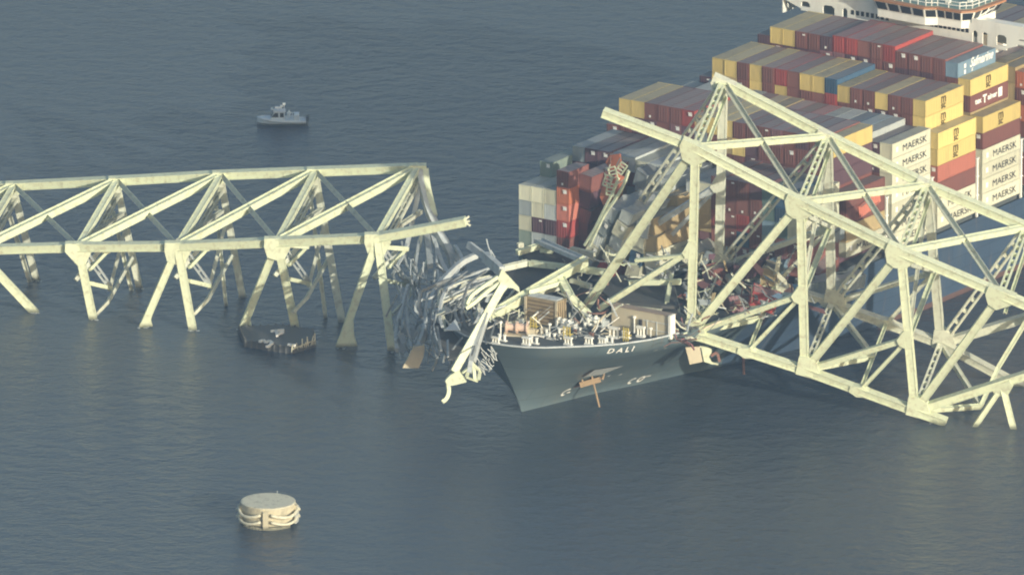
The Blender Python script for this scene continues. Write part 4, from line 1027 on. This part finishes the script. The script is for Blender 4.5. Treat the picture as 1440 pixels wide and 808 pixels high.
fallen('fallen_chord', [Z(686,447,14.2), Z(748,410,17.6), Z(824,366,20.5)], 1.2, 1.2, 'chord', 'steel', 'long pale box chord lying diagonally over the foredeck slabs', (0,-.4,1))
fallen('fallen_beam', [Z(708,377,18.2), Z(743,369,18.4)], .8, .8, 'box', 'steel2', 'short pale beam running right from the pale gusset plate')
fallen('fallen_beam', [Z(745,370,18.4), Z(783,374,18.6), Z(822,379,19), Z(854,383,19)], .9, .8, 'box', 'steel', 'pale beam across the deck in front of the container stacks')
fallen('fallen_beam', [Z(727,355,19), Z(761,345,19.6)], .9, .7, 'box', 'steel', 'short pale beam sticking out left below the front stack')
fallen('fallen_girder', [Z(757,338,20), Z(818,364,20.8)], 1.6, .7, 'H', 'greysteel', 'grey girder lying slanted at the foot of the orange stack')
fallen('fallen_beam', [Z(760,351,19), Z(778,353,19)], .7, .6, 'box', 'steel', 'very short pale beam beneath the grey slanted girder')
fallen('fallen_beam', [Z(803,350,20), Z(836,358,20)], .7, .7, 'box', 'steel2', 'short grey white beam at the foot of the leaning stacks')
fallen('fallen_beam', [Z(742,410,18), Z(788,397,18.4)], .9, .6, 'box', 'steel', 'pale beam resting on top of the tan mooring house')
fallen('fallen_girder', [Z(788,392,18.6), Z(802,418,17), Z(828,444,14.4)], 1.3, .9, 'chord', 'steel', 'pale girder tilted down to the deck right of the mooring house', (.3,-1,.4))
fallen('fallen_beam', [Z(802,394,18), Z(832,402,17.6)], .6, .5, 'box', 'steel2', 'thin pale beam at the left foot of the truss diagonal')
fallen('fallen_beam', [Z(884,398,18), Z(900,397,18), Z(958,396,18.5)], .8, .7, 'box', 'steel', 'pale beam along the back edge of the rear roadway slab')
fallen('fallen_beam', [Z(944,386,19), Z(937,428,16.6), Z(924,434,16)], .65, .5, 'box', 'steel', 'kinked pale strut standing behind the cream breakwater', (0,1,0))
fallen('fallen_beam', [Z(728,345,22), Z(736,344,22)], .6, .6, 'box', 'steel2', 'stub of pale beam at the left edge of the front stack')
# ladder-like crushed lashing bridge leaning on the stacks
lr = empty('lashing_frame', PS(812,345,32.5), 'twisted pale ladder frame hanging down the leaning container stacks', 'lashing frame')
railA = [PS(x, y, 31.5) for x, y in ((884,240),(876,262),(864,282),(851,300),(840,322),(829,346))]; railB = [PS(x, y, 31.5) for x, y in ((870,250),(862,270),(853,288),(844,306),(836,322),(822,345))]
bent('rail', railA, .3, 'steel', lr); bent('rail', railB, .26, 'steel', lr)
for i in range(5): bent('rung', [railA[i].lerp(railA[i+1], .5), railB[i].lerp(railB[i+1], .5)], .12, 'steel2', lr)
for cx, cy, an_ in ((854,256,20),(862,244,-15),(873,238,35),(858,268,5)):
    m = MB(); ca, sa = math.cos(R(an_)), math.sin(R(an_))
    fr = lambda u, v: PS(cx+u*ca-v*sa, cy+u*sa+v*ca, 31)
    for v in (-9, -4, 1, 6): m.bar(fr(-5, v), fr(5, v), .2, .15, US)
    m.bar(fr(-5,-9), fr(-5,6), .22, .15, US); m.bar(fr(5,-9), fr(5,6), .22, .15, US)
    m.build('ladder_piece', M['steel'], lr)
m = MB(); m.prism([PS(858,218,34), PS(872,216,34), PS(874,232,34), PS(860,240,34), PS(852,228,34)], US*.3); m.build('crumpled_panel', M['c_orange'], lr)
m = MB(); m.prism([PS(848,262,32), PS(858,258,32), PS(860,280,32), PS(849,288,32), PS(844,276,32)], US*.3); m.build('crumpled_panel', M['c_orange'], lr)
for i in range(9): 
    x = rnd.uniform(848, 874); y = rnd.uniform(215, 245); bent('bent_rod', [PS(x, y, 33), PS(x+rnd.uniform(-12,12), y+rnd.uniform(-3,12), 33)], .12, rnd.choice(['steel2','rust','darksteel']), lr)

# tangle on the port bow, under the big truss
def tangle(label, loc_, boxes, n, mats, cat='wreckage'):
    e = empty('steel_wreckage', loc_, label, cat)
    for i in range(n):
        x0, y0, x1, y1, zlo, zhi = rnd.choice(boxes)
        x = rnd.uniform(x0, x1); y = rnd.uniform(y0, y1); z = rnd.uniform(zlo, zhi); p = PZ(x, y, z)
        q = p+Vector((rnd.uniform(-3.5,3.5), rnd.uniform(-2,2), rnd.uniform(-1.2,3.2)))
        mid = p.lerp(q, rnd.uniform(.3, .7))+Vector((rnd.uniform(-.3,.3), rnd.uniform(-.3,.3), rnd.uniform(-.35,.35)))
        bent('bent_rod', [p, mid, q], rnd.uniform(.07, .22), rnd.choice(mats), e, k=1, flat=rnd.choice([1, .4]))
    return e
tangle('snarl of broken rods and pipes heaped around the crushed red container', PZ(1040,440,13), [(985,360,1130,410,16,20),(960,400,1100,450,14.5,17),(940,440,1000,470,13.5,15)], 96, ['steel2','greysteel','darksteel','steel','rust','greysteel','cream'])
tangle('scattered bent rods on deck behind the foredeck breakwater', PZ(880,410,15), [(800,385,870,450,15.5,18),(850,350,960,400,18,21)], 60, ['steel2','greysteel','darksteel','steel','rust'])
tangle('broken rails and rods lying left of the tan mooring house', PZ(710,440,14), [(672,420,740,462,13.6,15)], 46, ['steel2','greysteel','darksteel','steel','white'])
tangle('small broken fittings strewn over the tip of the foredeck', PZ(780,470,13.5), [(740,452,850,475,13.6,14.2)], 34, ['white','greysteel','darksteel','cream'])
tangle('red brown twisted cables hanging over the port rail', PZ(957,478,13), [(948,462,968,482,11.5,14)], 26, ['rust','rust','c_mauve','steel2'])
pp = empty('torn_panel', PT(985,500,23), 'torn cream steel panel hanging over the hull below the truss corner', 'panel')
Yp = Lw[0].y-1.2
m = MB(); m.prism([PY(964,488,Yp), PY(984,487,Yp), PY(988,508,Yp), PY(970,512,Yp)], (0,.25,0)); m.build('plate', M['cream'], pp)
m = MB(); m.prism([PY(986,488,Yp), PY(1000,490,Yp), PY(996,500,Yp), PY(1003,512,Yp), PY(990,508,Yp)], (0,.3,0)); m.build('plate', M['steel'], pp)
bent('bent_rod', [PY(984,487,Yp), PY(1000,492,Yp), PY(994,506,Yp), PY(1010,512,Yp)], .18, 'steel', pp); bent('bent_rod', [PY(1000,500,Yp), PY(1008,496,Yp), PY(1012,508,Yp)], .3, 'rust', pp)
bent('bent_rod', [PY(1045,502,-64), PY(1046,526,-64)], .22, 'rust', pp)

# ------------------------------------------------------------------ dark pier remnant
pr = empty('pier_remnant', PZ(390, 482, 0), 'dark low rectangular pier remnant awash under the truss legs', 'pier remnant')
zt = 1.2
pts = [PZ(336,459,zt), PZ(398,456,zt), PZ(440,463,zt), PZ(443,478,zt), PZ(410,488,zt), PZ(345,478,zt)]
m = MB(); m.prism([p-Vector((0,0,zt/2+.5)) for p in pts], (0,0,zt+1.0)); m.build('pier_cap', M['darkpier'], pr)
m = MB()
for i in range(6):
    p = pts[i]; q = pts[(i+1)%6]; n = max(2, int((q-p).length/1.1))
    for k in range(n):
        r_ = p.lerp(q, k/n); m.box((r_.x-.14, r_.y-.14, -.6), (r_.x+.14, r_.y+.14, zt+.15+rnd.uniform(0,.12)))
m.build('fender_pile', M['darkpier'], pr)
m = MB()
for k in range(12):
    r_ = pts[4].lerp(pts[3], k/11); m.bar(r_+Vector((0,-.25,rnd.uniform(-.8,-.2))), r_+Vector((rnd.uniform(-.3,.5),-.25,rnd.uniform(.1,1.5))), .16, .1, (0,1,0))
for k in range(4): r_ = pts[4].lerp(pts[3], k/4); m.bar(r_+Vector((0,-.3,.1*k-.3)), pts[4].lerp(pts[3], (k+1)/4)+Vector((0,-.3,.1*k-.2)), .15, .1, (0,1,0))
m.build('pale_edge_timber', M['fender'], pr)
for strokes in ([((381,465.5),(399,463.5)),((388,464),(390,472)),((390,470),(398,467))], [((365,480),(370,478)),((370,478),(374,481)),((374,481),(379,479)),((379,479),(383,482)),((383,482),(378,486.5)),((378,486.5),(374,487))], [((405,484),(415,485.5))]):
    m = MB()
    for a_, b_ in strokes: m.bar(PZ(*a_, zt+.35), PZ(*b_, zt+.35), .45, .35, (0,0,1))
    m.build('white_debris', M['whitemark'], pr)

fo = MB()
for (x, y) in [(131,449),(201,460),(271,464),(341,463),(416,465),(480,489),(551,494),(51,394),(196,405),(341,418),(48,439),(1312,594),(560,500),(590,515),(610,500),(377,742),(360,740),(395,741)]:
    for k in range(7):
        c = PZ(x+rnd.uniform(-7, 7), y+rnd.uniform(-1, 1.6), .03); r_ = rnd.uniform(.05, .2); n = 7
        P_ = [c+Vector((math.cos(2*math.pi*j/n)*r_*rnd.uniform(1, 2.2), math.sin(2*math.pi*j/n)*r_*rnd.uniform(.7, 1.5), 0)) for j in range(n)]
        fo.prism(P_, (0,0,.04))
fo_ = fo.build('foam', paint('foam_white', (.42,.46,.46), .8, 0)); tag(fo_, 'broken flecks of foam and flotsam where steel meets the water', 'foam', None, 'stuff')
# ------------------------------------------------------------------ round pier dolphin
c0 = PZ(377, 704, 3.6); c0.z = 0
dp = empty('pier_dolphin', c0, 'round cream concrete dolphin with hanging fender rings in the foreground water', 'pier dolphin')
m = MB(); m.lathe([(3.7,-1),(3.7,.55),(4.25,.6),(4.3,1.5),(4.1,1.6),(4.1,2.3),(4.35,2.45),(4.4,3.35),(4.35,3.5)], c0, 48); m.build('concrete_drum', M['concrete'], dp, smooth=False)
m = MB(); m.lathe([(4.40,3.50),(4.42,3.62),(4.25,3.68)], c0, 48); m.build('rim', M['fender'], dp)
m = MB(); m.lathe([(4.2,3.62),(4.18,3.64)], c0, 48); m.build('top_slab', M['concretetop'], dp)
segs = [(-84,-12),(-8,30),(-168,-104),(35,95),(100,150),(-205,-172)]
for lo, hi in segs:
    for z0_, rr_ in ((2.15, .26), (1.0, .24)):
        pts_ = []
        for i in range(15):
            u = i/14; a = R(lo+(hi-lo)*u); sag = math.sin(math.pi*u)*.55; rad = 4.75 + (.25*math.sin(math.pi*u))
            pts_.append(c0+Vector((rad*math.cos(a), rad*math.sin(a), z0_+.45-sag)))
        m = MB(); m.sweep(pts_, rr_, 8); m.build('fender_tube', M['fender'], dp, smooth=True)
for a in (-94, -10, 33, 97, 160, -170):
    m = MB(); d = Vector((math.cos(R(a)), math.sin(R(a)), 0)); p = c0+d*4.45; m.bar(p+Vector((0,0,.2)), p+Vector((0,0,3.2)), .9, .5, d); m.build('fender_bracket', M['concrete'], dp)
m = MB()
for i in range(16): a = R(-150+i*7.5); p = c0+Vector((4.15*math.cos(a), 4.15*math.sin(a), .12)); m.box((p.x-.3, p.y-.25, -.2), (p.x+.3, p.y+.25, .35+rnd.uniform(-.1,.15)))
m.build('footing_block', M['fender'], dp)
m = MB()
for i in range(7): a = R(-22+i*7); p = c0+Vector((4.8*math.cos(a), 4.8*math.sin(a), 0)); m.box((p.x-.15, p.y-.15, .4), (p.x+.15, p.y+.15, 2.2+rnd.uniform(-.5,.6)))
m.build('broken_timber', M['greysteel'], dp)
m = MB(); p = PZ(390, 692.5, 3.65); m.box((p.x-.05, p.y-.05, 3.6), (p.x+.05, p.y+.05, 4.0)); m.build('light_pole', M['greysteel'], dp)

# ------------------------------------------------------------------ patrol boat
bo = PZ(396, 174, 0); bt = empty('patrol_boat', bo, 'small grey patrol boat with cabin on open water, bow to the left', 'boat')
BM = Matrix.Translation(bo) @ Matrix.Rotation(R(180), 4, 'Z')          # local +x points to image left (bow)
def bx(mb, a, b_, mi=0): mb.box(a, b_, mi, BM)
hb_ = MB(); st_ = [(-4.3,1.15,.75),(-3.2,1.35,.8),(0,1.45,.9),(2,1.35,1.05),(3.4,.85,1.2),(4.3,.12,1.35)]
for i, (x, w_, h) in enumerate(st_):
    for y, z in ((0,-.5),(w_*.75,-.1),(w_,.45),(w_,h),(-w_,h),(-w_,.45),(-w_*.75,-.1)): hb_.v.append(BM @ Vector((x, y, z)))
for i in range(len(st_)-1):
    for j in range(7): a = i*7+j; b_ = i*7+(j+1)%7; hb_.f.append((a, a+7, b_+7, b_)); hb_.mi.append(0)
hb_.f.append(tuple(range(7))); hb_.mi.append(0); hb_.f.append(tuple(range(41, 34, -1))); hb_.mi.append(0)
hb_.build('hull', M['boatgrey'], bt)
for sg in (1, -1):
    m = MB(); m.sweep([BM @ Vector((x, sg*w_*1.03, h-.12)) for x, w_, h in st_], [.24,.26,.26,.26,.22,.1], 8); m.build('fender_collar', M['lightcollar'] if 'lightcollar' in M else paint('collar', (.60,.66,.68), .6, 0), bt, smooth=True)
m = MB(); m.sweep([BM @ Vector((x, 1.0*w_*.98, .2)) for x, w_, h in st_], .1, 6); m.build('rubbing_strake', M['boatdark'], bt)
cb = MB(); P0 = [(2.1,-1.0),(2.1,1.0),(-.6,1.05),(-.6,-1.05)]; P1 = [(1.2,-.85),(1.2,.85),(-.5,.9),(-.5,-.9)]
vs = [BM @ Vector((a, c, .95)) for a, c in P0]+[BM @ Vector((a, c, 2.4)) for a, c in P1]
cb.add(vs, [(0,1,2,3),(7,6,5,4),(0,4,5,1),(1,5,6,2),(2,6,7,3),(3,7,4,0)]); cb.build('cabin', M['boatgrey'], bt)
for sy in (1, -1):
    for x0, x1, u0, u1 in ((.55, 1.75, .6, 1.15), (-.4, .25, -.38, .25)):
        m = MB(); pz = lambda x, z: BM @ Vector((x, sy*(1.03-(z-.95)*.09)+sy*.03, z))
        m.prism([pz(x0,1.45), pz(x1,1.45), pz(u1,2.2), pz(u0,2.2)], (0,.06,0)); m.build('cabin_window', M['glass'], bt)
m = MB(); pz = lambda y, z: BM @ Vector((2.1-(z-.95)*.5+.04, y, z)); m.prism([pz(-.75,1.45), pz(.75,1.45), pz(.65,2.2), pz(-.65,2.2)], (.05,0,0)); m.build('windscreen', M['glass'], bt)
m = MB(); bx(m, (-.7,-1.0,2.4), (1.4,1.0,2.52)); m.build('cabin_roof', paint('collar2', (.66,.7,.72), .6, 0), bt)
for x, h in ((.6,.35),(.0,.6),(-.45,1.0)):
    m = MB(); bx(m, (x-.06,-.06,2.52), (x+.06,.06,2.52+h)); bx(m, (x-(.55 if h < .5 else .25),-.3,2.52+h), (x+(.55 if h < .5 else .25),.3,2.75+h)); m.build('radar', M['whitemark'], bt)
m = MB(); bx(m, (1.5,-.15,2.6), (1.85,.15,2.9)); bx(m, (1.3,-.05,2.45), (1.6,.05,2.65)); m.build('searchlight', M['boatgrey'], bt)
m = MB()
for x in (-1.0,-1.9,-2.9):
    for sy in (-1,1): bx(m, (x-.05,sy*1.1-.05,.8), (x+.05,sy*1.1+.05,1.7))
for sy in (-1,1): bx(m, (-2.95,sy*1.1-.04,1.7), (-.95,sy*1.1+.04,1.78))
bx(m, (-3.1,-.9,.8), (-2.2,.9,1.9)); m.build('stern_frame', M['boatgrey'], bt)
for sy in (-.5,.5):
    m = MB(); bx(m, (-4.85,sy-.25,.7), (-4.3,sy+.25,1.5)); bx(m, (-4.65,sy-.1,-.4), (-4.45,sy+.1,.7)); m.build('outboard_motor', M['boatdark'], bt)
# person standing on the aft deck
pe = BM @ Vector((-1.35, .35, .85))
me = bpy.data.meshes.new('person'); sk = [((0,0,.95),.15),((0,0,1.25),.17),((0,0,1.45),.14),((0,0,1.56),.06),((0,0,1.68),.11),((0,0,1.76),.09),((.09,0,.5),.08),((.1,0,.06),.06),((-.09,0,.5),.08),((-.1,0,.06),.06),((.2,0,1.42),.06),((.27,.02,1.15),.05),((.25,-.1,.92),.04),((-.2,0,1.42),.06),((-.27,.02,1.15),.05),((-.25,-.1,.92),.04)]
me.from_pydata([v for v, r in sk], [(0,1),(1,2),(2,3),(3,4),(4,5),(0,6),(6,7),(0,8),(8,9),(2,10),(10,11),(11,12),(2,13),(13,14),(14,15)], [])
po = bpy.data.objects.new('person', me); C.objects.link(po); po.location = pe; po.modifiers.new('skin', 'SKIN'); po.modifiers.new('sub', 'SUBSURF').levels = 1
for i, (v, r) in enumerate(sk): me.skin_vertices[0].data[i].radius = (r, r)
me.skin_vertices[0].data[0].use_root = True; me.materials.append(M['boatgrey'])
tag(po, 'person in grey clothing standing on the open aft deck of the boat', 'person')
print('containers', nC)
